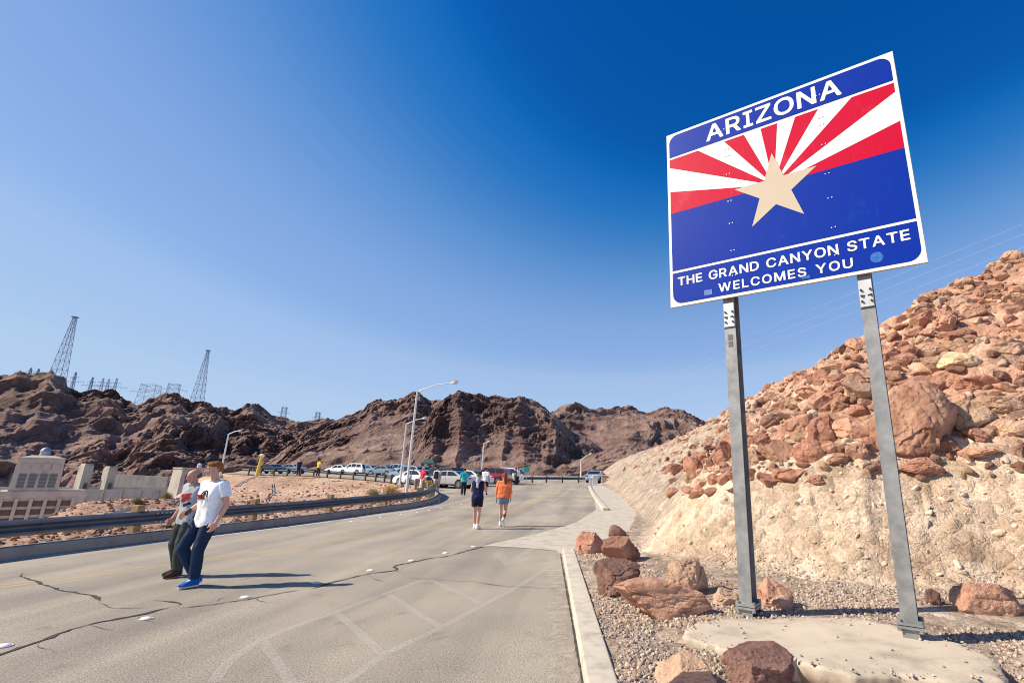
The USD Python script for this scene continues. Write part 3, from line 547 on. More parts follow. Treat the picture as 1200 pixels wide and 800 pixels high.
def hill_boulder(px, py, hw, hh, mat, seed, depth=.75, sink=.3, tilt=0.0):
    q = on_hill(px, py+hh*.55)
    if q is None: return
    k = np.hypot(q[0], q[1]); w = hw*q[1]/FPX*1.02; h = hh*q[1]/FPX*1.05
    dirn = np.array([q[0], q[1]])/k
    boulder_at(hill, (q[0]+dirn[0]*w*depth*.55, q[1]+dirn[1]*w*depth*.55, q[2]-.1*h), (w, w*depth+.05, h), mat, seed, sink, tilt=tilt); placed.append((q[0], q[1], w))
BIG = [(1072, 488, 52, 62, 'pink', .45), (1118, 440, 34, 20, 'pink', .1), (1135, 487, 27, 24, 'tan', 0), (1176, 470, 30, 17, 'tan', .1), (1186, 500, 22, 14, 'tan', 0), (1145, 508, 16, 12, 'red', 0), (1125, 421, 28, 13, 'yel', .1), (1178, 405, 20, 12, 'tan', 0),
       (1160, 386, 24, 14, 'pink', .1), (1108, 378, 22, 14, 'pink', .2), (1000, 500, 26, 16, 'pink', .3), (985, 473, 20, 12, 'pink', .1), (1010, 478, 16, 13, 'red', 0), (1016, 440, 16, 11, 'pink', .2), (968, 505, 22, 22, 'red', 0), (950, 528, 22, 17, 'red', .1), (985, 538, 17, 9, 'pink', 0),
       (1004, 530, 15, 13, 'pink', 0), (1020, 548, 15, 10, 'dark', 0), (928, 555, 22, 9, 'red', 0), (905, 562, 24, 9, 'red', .1), (912, 530, 26, 19, 'pink', .2), (880, 538, 19, 17, 'tan', 0), (876, 556, 20, 11, 'red', 0), (935, 500, 24, 24, 'pink', .3), (905, 490, 14, 11, 'dark', 0),
       (847, 530, 16, 18, 'red', 0), (816, 548, 16, 17, 'red', 0), (822, 565, 9, 7, 'pink', 0), (838, 562, 12, 8, 'red', .2), (850, 560, 9, 10, 'red', 0), (790, 576, 10, 6, 'red', 0), (835, 575, 10, 5, 'red', 0), (806, 573, 8, 5, 'pink', 0), (1075, 545, 30, 12, 'red', 0), (1110, 520, 18, 14, 'dark', 0),
       (1060, 420, 22, 12, 'pink', .2), (1090, 408, 18, 12, 'tan', .1), (1040, 412, 14, 9, 'red', .1), (1195, 435, 14, 13, 'pink', 0), (1150, 450, 26, 11, 'red', .2), (1190, 360, 16, 12, 'pink', .1), (1140, 350, 16, 9, 'pink', 0), (1170, 335, 14, 9, 'red', 0), (1075, 360, 13, 8, 'pink', .1),
       (1192, 305, 12, 8, 'pink', 0), (1100, 350, 10, 6, 'tan', 0), (1030, 385, 10, 6, 'pink', 0), (1000, 400, 9, 6, 'pink', 0), (980, 440, 16, 9, 'tan', .2), (950, 460, 18, 9, 'pink', .3), (930, 470, 12, 8, 'tan', .2), (1150, 530, 25, 8, 'pink', 0), (960, 560, 12, 7, 'red', 0), (893, 515, 12, 9, 'red', 0)]
for i, (px, py, hw, hh, mat, tl) in enumerate(BIG): hill_boulder(px, py, hw, hh, mat, 100+i, tilt=tl)
rs = np.random.default_rng(77); tries = 0; nb = len(placed)
while nb < 296 and tries < 9000:
    tries += 1; px = 790+410*rs.random()**.75; top_ = np.interp(px, [790, 820, 900, 1000, 1100, 1200], [505, 490, 452, 402, 352, 288]); bot = np.interp(px, [790, 850, 950, 1050, 1200], [585, 578, 560, 555, 525])
    py = top_+(bot-top_)*rs.random(); q = on_hill(px, py)
    if q is None: continue
    w = (.09+.36*rs.random()**1.8)*rs.uniform(.8, 1.4)*(1.25 if q[1] < 15 else .95)
    if py < top_+14: w = min(w, .34)
    if any((q[0]-a)**2+(q[1]-b)**2 < (.52*(c+w))**2 for a, b, c in placed): continue
    boulder_at(hill, q, (w, w*rs.uniform(.6, 1), w*rs.uniform(.45, .85)), rs.choice(['pink', 'red', 'tan', 'pink', 'pink', 'tan', 'dark', 'yel'], p=[.26, .21, .15, .1, .1, .12, .06, 0]), 1000+nb, .38); placed.append((q[0], q[1], w)); nb += 1
def scatter(name, pos, size, mats, seed, parent=None, label=None, cat=None, nproto=6, squash=(.45, .9), spin_only=False):
    r = np.random.default_rng(seed); base = path_for(name, parent); pi = UsdGeom.PointInstancer.Define(stage, base); tag(pi.GetPrim(), label, cat, kind='stuff')
    UsdGeom.Scope.Define(stage, base+'/shapes'); rel = pi.CreatePrototypesRel()
    for k in range(nproto):
        m = rock(seed*31+k, 1 if np.median(size) < .015 else 2, 6, .10, 1.0, 90); v = np.array(m.vertices)*np.array([1, r.uniform(.6, 1), r.uniform(*squash)])
        usdkit.mesh(stage, f'{base}/shapes/stone_{k:03d}', trimesh.Trimesh(v, m.faces, process=False), M[mats[k % len(mats)]], 12); rel.AddTarget(f'{base}/shapes/stone_{k:03d}')
    n = len(pos); pi.CreateProtoIndicesAttr(Vt.IntArray.FromNumpy(r.integers(0, nproto, n).astype(np.int32)))
    pi.CreatePositionsAttr(Vt.Vec3fArray.FromNumpy(np.asarray(pos, np.float32))); s = np.asarray(size)[:, None]*np.ones(3)
    pi.CreateScalesAttr(Vt.Vec3fArray.FromNumpy(s.astype(np.float32)))
    q = r.normal(size=(n, 4))*np.array([1, .28, .28, 1]); q /= np.linalg.norm(q, axis=1, keepdims=True)
    pi.CreateOrientationsAttr(Vt.QuathArray([Gf.Quath(*map(float, x)) for x in q])); return pi
def area_pts(n, az0, az1, r0, r1, ok, seed):
    r = np.random.default_rng(seed); a = np.radians(r.uniform(az0, az1, n)); d = np.exp(r.uniform(math.log(r0), math.log(r1), n)); x, y = d*np.sin(a), d*np.cos(a)
    k = ok(x, y); return x[k], y[k]
ib = lambda x, y: (-seg_dist(np.c_[x, y], BORDER) > .04) & ~contains_xy(PAD.buffer(-.12), x, y)
x, y = area_pts(60000, -9, 50, 3.0, 15, lambda x, y: ib(x, y) & (hz(x, y) < .45), 5)
cl = fbm(np.c_[x*1.3, y*1.3, 0*x], 4, 3); k = RNG.random(len(x)) < sstep(.38, .58, cl); x, y = x[k], y[k]
sz = .006+.020*RNG.random(len(x))**2.6; scatter('gravel', np.c_[x, y, hz(x, y)+sz*.25], sz, ['gravel_a', 'gravel_b', 'gravel_c', 'gravel_b', 'gravel_d', 'gravel_a', 'gravel_b'], 11, None, 'loose grey and tan gravel on the shoulder between kerb and slope', 'gravel')
x, y = area_pts(9000, -2, 60, 6, 26, lambda x, y: ib(x, y) & (hz(x, y) > .3) & (hz(x, y) < 3.2), 6); k = RNG.random(len(x)) < sstep(.35, .6, fbm(np.c_[x*1.1, y*1.1, 0*x], 3, 8)); x, y = x[k], y[k]
sz = .008+.075*RNG.random(len(x))**3.6; scatter('loose_stones', np.c_[x, y, hz(x, y)-sz*.12], sz, ['gravel_e', 'gravel_c', 'gravel_e', 'gravel_a', 'gravel_e', 'gravel_c', 'gravel_d'], 12, hill, squash=(.3, .6))
x, y = area_pts(9500, 3, 60, 8, 70, lambda x, y: (hz(x, y) > 1.7) & (-seg_dist(np.c_[x, y], BORDER) > 1.5), 7); k = (y < 30) | (hz(x, y) > 4.5) | (RNG.random(len(x)) < .25); x, y = x[k], y[k]
sz = (.02+.12*RNG.random(len(x))**3.4)*(1+.02*y); scatter('rubble', np.c_[x, y, hz(x, y)+sz*.1], sz, ['rock_pink', 'rock_red', 'rock_tan', 'rock_pink', 'gravel_a', 'rock_tan'], 13, hill, nproto=8)
lg = lambda x, y: left_ground(x, y)
x, y = area_pts(16000, -66, -14, 10, 60, lambda x, y: (seg_dist(np.c_[x, y], LEFTEDGE) > .5) & (seg_dist(np.c_[x, y], CANYON) < 6), 9)
sz = (.015+.07*RNG.random(len(x))**3.4)*(1+.012*y); scatter('scattered_stones', np.c_[x, y, lg(x, y)+sz*.1], sz, ['rock_red', 'rock_pink', 'rock_red', 'rock_dark', 'gravel_a', 'rock_red'], 14, None, 'reddish stones strewn over the ground behind the guard rail', 'stones')

# loose boulders between the kerb and the sign
def loose(px, py, hw, hh, mat, seed, label, depth=.8, sink=.28, tilt=0.0):
    q = on_hill(px, py+hh*.85, 2.3, 40); z = float(hz(q[0], q[1])); w, h = hw*q[1]/FPX*1.05, hh*q[1]/FPX*1.25
    boulder_at(None, (q[0], q[1]+w*depth*.35, z), (w, w*depth, h), mat, seed, sink, tilt=tilt, label=label, cat='boulder', yaw=.1)
loose(690, 636, 20, 14, 'red', 301, 'red boulder at the end of the kerb, left of a broken pair')
loose(727, 642, 22, 18, 'red', 302, 'cracked red boulder beside the pavement, right of a pair at the slope foot')
loose(722, 622, 11, 6, 'dark', 303, 'small dark red stone behind the pair of boulders at the pavement edge')
loose(722, 681, 27, 19, 'dark', 304, 'rounded dark red boulder sitting on gravel near the kerb', .8, .26)
loose(782, 708, 55, 18, 'pink', 305, 'largest loose boulder, wide flat and pinkish, on gravel left of the sign post', .55, .15, .04)
loose(808, 679, 26, 20, 'tan', 306, 'tan pitted boulder right behind the wide flat one')
loose(905, 698, 24, 16, 'pink', 307, 'pinkish boulder standing just right of the left sign post')
loose(850, 700, 16, 9, 'tan', 308, 'low tan rock half hidden behind the left sign post')
loose(1165, 703, 35, 19, 'pink', 309, 'pink pitted boulder at the right edge near the slope foot', .6)
loose(1095, 701, 8, 9, 'dark', 310, 'small dark upright stone between the two sign post shadows')
loose(890, 787, 40, 24, 'dark', 311, 'purplish red boulder under the edge of the concrete pad', .7, .15)
loose(805, 792, 32, 18, 'tan', 312, 'dusty tan rock at the bottom edge left of the pad', .8, .3)
loose(1025, 802, 25, 10, 'tan', 313, 'tan clod beneath the broken front edge of the pad', .8, .3)

# concrete pad under the sign, undercut along its front
def pad_mesh():
    ang = np.linspace(0, 1, 170, endpoint=False); L = LineString(list(PAD.exterior.coords)); pts = np.array([L.interpolate(a, normalized=True).coords[0] for a in ang])
    c = pts.mean(0); nz = (fbm(np.c_[pts*5, 0*pts[:, 0]], 4, 91)-.5)[:, None]; dirn = (pts-c)/np.linalg.norm(pts-c, axis=1, keepdims=True); nz2 = (fbm(np.c_[pts*14, 0*pts[:, 0]], 3, 95)-.5)[:, None]; pts = pts+dirn*(nz*.16+nz2*.08)
    top = lambda p: .205+.045*sstep(1.2, 3.2, p[:, 0])+.02*(fbm(np.c_[p*1.7, 0*p[:, 0]], 3, 92)-.5)
    rings = [(c+(pts-c)*k) for k in (.15, .4, .65, .85, .95, .985, 1.0, .99, .93, .86)]; dz = [0, 0, 0, 0, -.004, -.012, -.035, -.10, -.15, -.22]
    P = np.stack([np.c_[r_, top(r_)+q+(.012*(fbm(np.c_[r_*9, 0*r_[:, 0]], 3, 93)-.5) if i > 2 else 0)] for i, (r_, q) in enumerate(zip(rings, dz))], 1)
    P = np.concatenate([P, P[:1]], 0); m = grid_mesh(P); cv = np.r_[c, top(c[None])[0]]; n = len(m.vertices); V = np.vstack([m.vertices, cv]); nr = len(rings)
    f = [(n, i*nr, (i+1)*nr) for i in range(170)]; m = trimesh.Trimesh(V, np.vstack([m.faces, f]), process=True); m.fix_normals(); return m
obj('concrete_pad', pad_mesh(), M['pad'], smooth=40, label='sandy concrete pad under the sign posts with crumbled undercut front', cat='concrete pad')

gx = RNG.uniform(.8, 3.4, 2600); gy = RNG.uniform(4.0, 6.0, 2600); dp_ = np.array([PAD.exterior.distance(Point(a_, b_)) for a_, b_ in zip(gx, gy)]); k = contains_xy(PAD, gx, gy) & (RNG.random(2600) < np.exp(-dp_/.07)*.9+.03); gx, gy = gx[k], gy[k]
sz = .004+.012*RNG.random(len(gx))**2.5; scatter('grit', np.c_[gx, gy, .207+.045*sstep(1.2, 3.2, gx)+sz*.3], sz, ['gravel_a', 'gravel_b', 'gravel_c', 'gravel_d'], 15, None, 'small grit and dirt crumbs strewn over the concrete pad', 'grit')

# ------------------------------------------------------------------ the welcome sign
BL = at(786, 361, 6.3); BR = at(1088, 307, 4.73); su = BR-BL; su[2] = 0; SW = float(np.linalg.norm(su)); su /= SW; sn = np.cross(su, [0, 0, 1]); SH = 2.655
sz0 = 3.803; srot = math.degrees(math.atan2(su[1], su[0]))
sign = thing('welcome_sign', (BL[0], BL[1], 0), srot, label='large blue, red and white state welcome sign on two steel posts', cat='sign')
# local frame: x along the board, y away from the viewer, z up
def face(poly, y, thick=.0025):
    m = prism(poly, thick); v = np.array(m.vertices); m.vertices = np.c_[v[:, 0], y-v[:, 2], sz0+v[:, 1]]; m.fix_normals(); return m
def rrect(x0, y0, x1, y1, r, corners='tltrblbr'):
    p = sbox(x0, y0, x1, y1).buffer(-r).buffer(r, quad_segs=10)
    for key, (cx, cy) in dict(tl=(x0, y1), tr=(x1, y1), bl=(x0, y0), br=(x1, y0)).items():
        if key not in corners: p = p.union(sbox(min(cx, cx+(r if cx == x0 else -r)), min(cy, cy+(r if cy == y0 else -r)), max(cx, cx+(r if cx == x0 else -r)), max(cy, cy+(r if cy == y0 else -r))))
    return p
panel = obj('panel', cat_([bx(0, SW, 0, .022, sz0, sz0+SH)]), M['s_edge'], sign)
obj('white_border', face(sbox(.004, .004, SW-.004, SH-.004), 0), M['s_white'], panel)
e = .042
obj('blue_header', face(rrect(e, 2.262, SW-e, SH-e, .13, 'tltr'), -.0025), M['s_blue'], panel)
HZN, CU_ = 1.372, 1.44
obj('blue_field', face(sbox(e, .512, SW-e, HZN), -.0025), M['s_blue'], panel)
obj('blue_footer', face(rrect(e, e, SW-e, .478, .13, 'blbr'), -.0025), M['s_blue'], panel)
ray_box = sbox(e, HZN, SW-e, 2.228)
for k in range(0, 13, 2):
    a0, a1 = math.pi*k/13, math.pi*(k+1)/13; c0 = (CU_, HZN-.03*0)
    w_ = Polygon([c0, (c0[0]+5*math.cos(a0), c0[1]+5*math.sin(a0)), (c0[0]+5*math.cos(a1), c0[1]+5*math.sin(a1))]).intersection(ray_box)
    obj('red_ray', face(w_, -.0025), M['s_red'], panel)
st = []
for k in range(10):
    r_ = .525 if k % 2 == 0 else .525*.382; a = math.pi/2+k*math.pi/5; st.append((1.447+r_*math.cos(a), 1.30+r_*math.sin(a)))
obj('copper_star', face(Polygon(st), -.005), M['s_tan'], panel)
def lettering(text, u0, u1, v, cap):
    ms = []; wds = []
    for ch in text:
        if ch == ' ': ms.append(None); wds.append(cap*.42); continue
        m = meshkit.text_mesh(ch, cap, .0025, True); m.vertices -= np.array([m.bounds[0][0], 0, 0]); s = 1.12 if ch != 'I' else 1.0
        m.vertices *= np.array([s, 1, 1]); ms.append(m); wds.append(m.bounds[1][0])
    gap = (u1-u0-sum(wds))/(len(text)-1); u = u0
    for m, w_ in zip(ms, wds):
        if m is not None:
            vv = np.array(m.vertices); g = trimesh.Trimesh(np.c_[vv[:, 0]+u, -.005-vv[:, 2], sz0+v+vv[:, 1]], m.faces, process=False); g.fix_normals()
            obj('letter', g, M['s_white'], panel)
        u += w_+gap
lettering('ARIZONA', .60, 2.31, 2.328, .232)
lettering('THE GRAND CANYON STATE', .117, 2.762, .290, .114)
lettering('WELCOMES YOU', .668, 2.20, .098, .107)
obj('sticker', face(sbox(.475, .085, .58, .155), -.0055), M['s_sticker'], panel)
obj('sticker', face(Point(2.434, .158).buffer(.062), -.0055), plain('round_sticker', (.015, .11, .42), .5, 0, .5, 40.0), panel)
obj('sticker', face(sbox(1.66, .062, 1.75, .10), -.0055), plain('small_sticker', (.01, .09, .32), .5, 0, .3, 40.0), panel)
bl = [trimesh.creation.cylinder(.009, .006, sections=10) for _ in range(1)]
for u in (.875, 2.05):
    for v in (.62, 1.0, 1.32, 1.72, 2.1, .28, 2.42, 2.0):
        for du in (-.02, .02):
            b = trimesh.creation.cylinder(.0075, .006, sections=10); b.apply_transform(trimesh.transformations.rotation_matrix(math.pi/2, [1, 0, 0])); b.apply_translation((u+du, -.0075, sz0+v)); obj('rivet', b, M['galv_pale'], panel)
def ibeam(w, dp, z0, z1, t=.011, tw=.009):
    return cat_([bx(-w/2, w/2, 0, t, z0, z1), bx(-w/2, w/2, dp-t, dp, z0, z1), bx(-tw/2, tw/2, t, dp-t, z0, z1)])
for lu, zb_, tagz in ((.765, .215, 1), (2.285, .262, 0)):
    q = np.array([lu, .055]); W_ = .138; top_ = sz0+SH-.12
    pst = ibeam(W_, .20, zb_+.10, top_); pst.apply_translation((q[0], q[1], 0)); post = obj('post', pst, M['galv'], sign)
    st_ = ibeam(W_, .20, zb_-.25, zb_+.075); st_.apply_translation((q[0], q[1], 0)); obj('stub_post', st_, M['galv'], post)
    for zz in (zb_+.06, zb_+.09): obj('slip_plate', bx(q[0]-.105, q[0]+.105, q[1]-.03, q[1]+.23, zz, zz+.022), M['galv'], post)
    for sx in (-.085, .085):
        for sy in (-.005, .205):
            b = trimesh.creation.cylinder(.014, .10, sections=6); b.apply_translation((q[0]+sx, q[1]+sy, zb_+.085)); n_ = trimesh.creation.cylinder(.024, .022, sections=6); n_.apply_translation((q[0]+sx, q[1]+sy, zb_+.123)); n2 = n_.copy(); n2.apply_translation((0, 0, -.075))
            obj('slip_bolt', cat_([b, n_, n2]), M['galv'], post)
    zf = sz0-.20
    obj('fuse_plate', cham(q[0]-W_/2+.004, q[0]+W_/2-.004, q[1]-.011, q[1]-.0005, zf-.16, zf+.15, .003), M['galv_pale'], post)
    for sx in (-.045, .045):
        for zz in (zf-.10, zf-.035, zf+.03):
            b = trimesh.creation.cylinder(.013, .02, sections=6); b.apply_transform(trimesh.transformations.rotation_matrix(math.pi/2, [1, 0, 0])); b.apply_translation((q[0]+sx, q[1]-.018, zz)); obj('fuse_bolt', b, M['black'], post)
    for sx in (-.022, .022):
        b = trimesh.creation.cylinder(.010, .004, sections=10); b.apply_transform(trimesh.transformations.rotation_matrix(math.pi/2, [1, 0, 0])); b.apply_translation((q[0]+sx, q[1]-.012, zf-.035)); obj('fuse_hole', b, M['black'], post)
    obj('hinge_gap', bx(q[0]-W_/2-.001, q[0]+W_/2+.001, q[1]-.002, q[1]+.014, zf-.182, zf-.168), M['black'], post)
    if tagz:
        for zz in (zf-.29, zf-.38): obj('inventory_tag', bx(q[0]-.028, q[0]+.026, q[1]-.003, q[1]-.0005, zz-.035, zz+.03), plain('dark_tag%d' % int(zz*100), (.10, .10, .10), .6, 0, .6, 60.0), post)
for zz in (.35, 1.3, 2.3): obj('stringer', bx(.06, SW-.06, .0225, .054, sz0+zz, sz0+zz+.07), M['galv'], sign)

# ------------------------------------------------------------------ guard rails
def wbeam(line, z0, prof, thick=.004):
    p = np.asarray(line)[:, :2]; d = np.gradient(p, axis=0); n = np.stack([-d[:, 1], d[:, 0]], 1); n /= np.linalg.norm(n, axis=1, keepdims=True); z = zr(p[:, 0], p[:, 1])
    a = [(o, h) for o, h in prof]; bck = [(o+thick, h) for o, h in prof[::-1]]
    P = np.stack([np.c_[p+n*o, z+z0+h] for o, h in a+bck+a[:1]], 1); m = grid_mesh(P); m.fix_normals(); return m
WP = [(.0, .155), (-.012, .15), (-.078, .118), (-.082, .075), (-.012, .025), (-.005, 0), (-.012, -.025), (-.082, -.075), (-.078, -.118), (-.012, -.15), (.0, -.155)]
def guard_rail(line, rz, post_mat, spacing, label, group=None, start=0.0, pw=.17, ph=.80):
    g = thing('guard_rail', label=label, cat='guard rail'); fine = smooth_line(line, .25); fo = offset(fine, .22); L = LineString([tuple(q) for q in fo]); n = len(fo); k = int(3.8/.25)
    for a in range(0, n-1, k):
        obj('rail_panel', wbeam(fo[a:min(a+k+1, n)], rz, WP), M['rail'], g, smooth=40)
    if fo[:, 1].min() < 30:
        for a in range(k, n-1, k):
            t_ = fo[min(a+1, n-1)]-fo[a]; t_ /= np.linalg.norm(t_); nn_ = np.array([-t_[1], t_[0]]); z = float(zr(*fo[a])); bb = []
            for u in (-.16, -.05, .05, .16):
                for h_ in (-.095, .095):
                    b_ = trimesh.creation.icosphere(1, .017); p_ = fo[a]+t_*u-nn_*.084; b_.apply_translation((p_[0], p_[1], z+rz+h_)); bb.append(b_)
            obj('splice_bolts', cat_(bb), M['galv_pale'], g)
    s = start
    while s < L.length:
        a, b = np.array(L.interpolate(s).coords[0]), np.array(L.interpolate(min(s+.1, L.length)).coords[0]); t_ = (b-a); ang = math.atan2(t_[1], t_[0]); nn_ = np.array([-math.sin(ang), math.cos(ang)]); z = float(zr(*a))
        m = cham(-pw/2, pw/2, .005, pw+.03, z-.3, z+ph, .012); m.apply_transform(trimesh.transformations.rotation_matrix(ang, [0, 0, 1])); m.apply_translation((a[0], a[1], 0)); obj('post', m, post_mat, g); s += spacing
    return g
near_rail = RAIL[RAIL[:, 1] > -2]
guard_rail(near_rail, .50, M['wood'], 1.9*1.8, 'dark steel guard rail on wooden posts curving along the left side of the road', start=.9)
guard_rail(LOT[LOT[:, 1] < 59.6], .52, M['rust'], 1.7, 'guard rail on short dark posts along the front of the raised car park', pw=.13, ph=.74)
FAR = smooth_line(np.array([G(x, y, 0)[:2]+np.array([0, 0]) for x, y in ((596, 566), (620, 565.5), (650, 565.3), (680, 565.6), (693, 566))]), .5)
guard_rail(FAR, .52, M['rust'], 2.0, 'far guard rail across the end of the road below the ribbed cliff', ph=.78)

# ------------------------------------------------------------------ street lamps
def street_lamp(base, top_px, depth, arm_px, label, r=.075, box=True):
    b = np.array(base, float); t = at(*top_px, depth); b[0] = t[0]; h = t[2]-b[2]; a = at(*arm_px, depth)
    s = thing('street_lamp', b, label=label, cat='street lamp', group=None)
    obj('pole', tube([(0, 0, .1), (0, 0, h*.5), (t[0]-b[0], 0, h)], [r*1.25, r*1.0, r*.75], 12), M['lampgrey'], s, smooth=40)
    obj('base_plate', cham(-.22, .22, -.22, .22, -.25, .13, .03), M['concrete'], s)
    e_ = np.array([a[0]-b[0], 0, a[2]-b[2]]); p0 = np.array([t[0]-b[0], 0, h-.05]); L = e_-p0
    obj('arm', tube([p0, p0+L*.5+np.array([0, 0, .05*abs(L[0])]), p0+L*.84], [r*.6, r*.5, r*.45], 8), M['lampgrey'], s, smooth=40)
    hd = p0+L*.86; hx = np.sign(L[0])*.55*max(.6, abs(L[0])/2.6); sl = L[2]/L[0]
    pts = []
    for u, w_, hh in ((0, .05, .05), (.25, .10, .08), (.6, .15, .10), (1, .11, .06)):
        for sy in (-1, 1):
            for sz_ in (-1, .6): pts.append((hd[0]+hx*u, sy*w_, hd[2]+hx*u*sl+sz_*hh))
    hm = obj('lamp_head', man2tri(Manifold.hull_points(np.array(pts))), M['lampgrey'], s)
    ln = trimesh.creation.icosphere(2, 1); ln.apply_scale((.2, .1, .06)); ln.apply_translation((hd[0]+hx*.55, 0, hd[2]+hx*.55*sl-.10)); obj('lens', ln, M['lampglass'], hm)
    return s
q = G(474, 582, .0); q[2] = float(left_ground(q[:1], q[1:2])[0])+.15; street_lamp(q, (489, 458), q[1], (534, 447), 'tallest pale street lamp behind the bend of the guard rail', .072)
q = np.array([-17.9, 46.5, .45]); q[0] = (467-700)/FPX*46.5*1.0; street_lamp(q, (476.5, 496), q[1], (498, 489), 'second pale street lamp just left of and behind the tallest one')
q = at(262, 550, 58); q[2] = .9; street_lamp(q, (268, 508), q[1], (281, 504), 'street lamp at the far left of the car park above the two men', .09)
q = at(564, 560, 64); q[2] = .7; street_lamp(q, (567, 519), q[1], (572, 517), 'thin lamp post behind the woman in navy', .08)
q = at(679, 563, 70); q[2] = .8; street_lamp(q, (681, 538), q[1], (692, 531), 'street lamp at the far end of the road against the cliff', .1)

# ------------------------------------------------------------------ small street furniture
q = G(500.5, 573.5, .0); b = thing('litter_bin', q, label='yellow litter bin with black lid at the bend of the guard rail', cat='litter bin')
k = q[1]/FPX
obj('body', tube([(0, 0, 0), (0, 0, .05), (0, 0, .72)], [.24, .27, .29], 20), M['yellow'], b, smooth=40); obj('lid', tube([(0, 0, .722), (0, 0, .80), (0, 0, .95), (0, 0, 1.0)], [.30, .31, .22, .05], 20), M['black'], b, smooth=40); obj('opening', tube([(0, -.262, .86), (0, -.285, .86)], [.1, .1], 12), M['rubber'], b)
q = at(484, 561, 49.5); q[2] = float(zr(q[0], q[1])); s = thing('stone_pillar', q, 8, label='square tan stone pillar with a dark flat cap beside the lamp', cat='pillar')
pr = np.random.default_rng(3)
for c_ in range(5):
    for i, (a0, a1) in enumerate(((-.5, -.05), (-.04, .5)) if c_ % 2 else ((-.5, .1), (.11, .5))):
        obj('stone', cham(a0, a1, -.5+pr.uniform(-.01, .01), .5, c_*.24, c_*.24+.232, .015), M['gravel_c' if pr.random() < .6 else 'gravel_a'], s)
obj('cap', cham(-.62, .62, -.62, .62, 1.2, 1.3, .02), M['rubber'], s)
q = at(501, 556, 58); z0 = float(zr(q[0], q[1])); s = thing('green_canopy', (q[0], q[1], z0), 0, label='dark green kiosk canopy rising above the parked cars', cat='canopy')
grn = plain('canopy_green', (.008, .065, .045), .7)
obj('roof', man2tri(Manifold.hull_points(np.array([(x_, y_, z_) for x_, y_, z_ in ((-.75, -.5, 2.05), (.75, -.5, 2.05), (.75, .5, 2.05), (-.75, .5, 2.05), (-.4, 0, 2.5), (.4, 0, 2.5), (-.75, -.5, 1.95), (.75, -.5, 1.95), (-.75, .5, 1.95), (.75, .5, 1.95))]))), grn, s)
for sx in (-.65, .65):
    for sy in (-.4, .4): obj('post', bx(sx-.04, sx+.04, sy-.04, sy+.04, 0, 1.96), M['black'], s)
obj('counter', cham(-.6, .6, -.35, .35, 0, 1.0, .02), grn, s)
q = at(616.5, 566, 60); z0 = float(zr(q[0], q[1])); s = thing('street_sign', (q[0], q[1], z0), label='small teal road sign on a thin post at the far guard rail', cat='sign')
obj('post', bx(-.04, .04, -.03, .03, 0, 1.75), M['galv_pale'], s); obj('plate', cham(-.36, .36, -.06, -.032, 1.25, 1.8, .01), plain('teal_sign', (.03, .33, .30), .5), s)
q = at(303, 553, 57); z0 = float(zr(q[0], q[1])); s = thing('yellow_post', (q[0], q[1], z0-.1), label='leaning bright yellow post with a white cap at the car park edge', cat='post')
obj('shaft', tube([(-.15, 0, 0), (.05, 0, 2.1)], [.16, .14], 14), M['yellow'], s, smooth=40); obj('cap', tube([(.05, 0, 2.101), (.055, 0, 2.25), (.06, 0, 2.36)], [.22, .26, .12], 14), M['white'], s, smooth=40)
for i, (px, lab) in enumerate(((693.5, 'left white concrete pillar beside the pavement at the far end'), (697, 'taller white concrete pillar at the far end of the pavement'), (708, 'tan block pillar right of the far car'))):
    yy = 56 if i < 2 else 62; q = at(px, 570, yy); z0 = float(zr(q[0], q[1])); s = thing('end_pillar', (q[0], q[1], z0), label=lab, cat='pillar'); w_ = (.22, .26, .35)[i]; h_ = (.75, 1.0, .9)[i]
    obj('shaft', cham(-w_, w_, -w_, w_, -.2, h_, .03), M['galv_pale' if i < 2 else 'gravel_c'], s); obj('cap', cham(-w_-.05, w_+.05, -w_-.05, w_+.05, h_+.001, h_+.1, .02), M['white' if i < 2 else 'gravel_a'], s)
# pale pipe rails lying over the slope behind the guard rail
pm = M['galv_pale']
def pipe(pxs, label, depth_y):
    pts = []
    for (x, y), dy in zip(pxs, depth_y):
        p = at(x, y, dy); p[2] = max(p[2], float(left_ground(p[:1], p[1:2])[0])+.08); pts.append(p)
    s = thing('pipe_railing', label=label, cat='railing'); pts = np.array(pts)
    fine = np.stack([np.interp(np.linspace(0, 1, 12), np.linspace(0, 1, len(pts)), pts[:, k]) for k in range(3)], 1); fine[:, 2] = np.maximum(fine[:, 2], left_ground(fine[:, 0], fine[:, 1])+.1)
    for o, nm in ((0, 'rail'), (.26, 'rail')):
        f2 = fine+np.array([0, .38*(o > 0), .02*(o > 0)]); obj(nm, tube(f2, .032, 8), M['galv'], s, smooth=40)
    for i in range(1, 12, 3): obj('support', bar(fine[i]-np.array([0, .05, .07]), fine[i]+np.array([0, .43, -.06]), .05), M['wood'], s)
pipe([(88, 614), (120, 604), (151, 595)], 'pale pipe railing low on the slope near the dam tower', (16.2, 18.5, 21.5))
pipe([(196, 592), (214, 583)], 'short pale pipe railing behind the man in grey', (23, 27))
pipe([(274, 570), (289, 562), (306, 554.5)], 'pale double pipe railing climbing to the yellow post', (33, 42, 52))

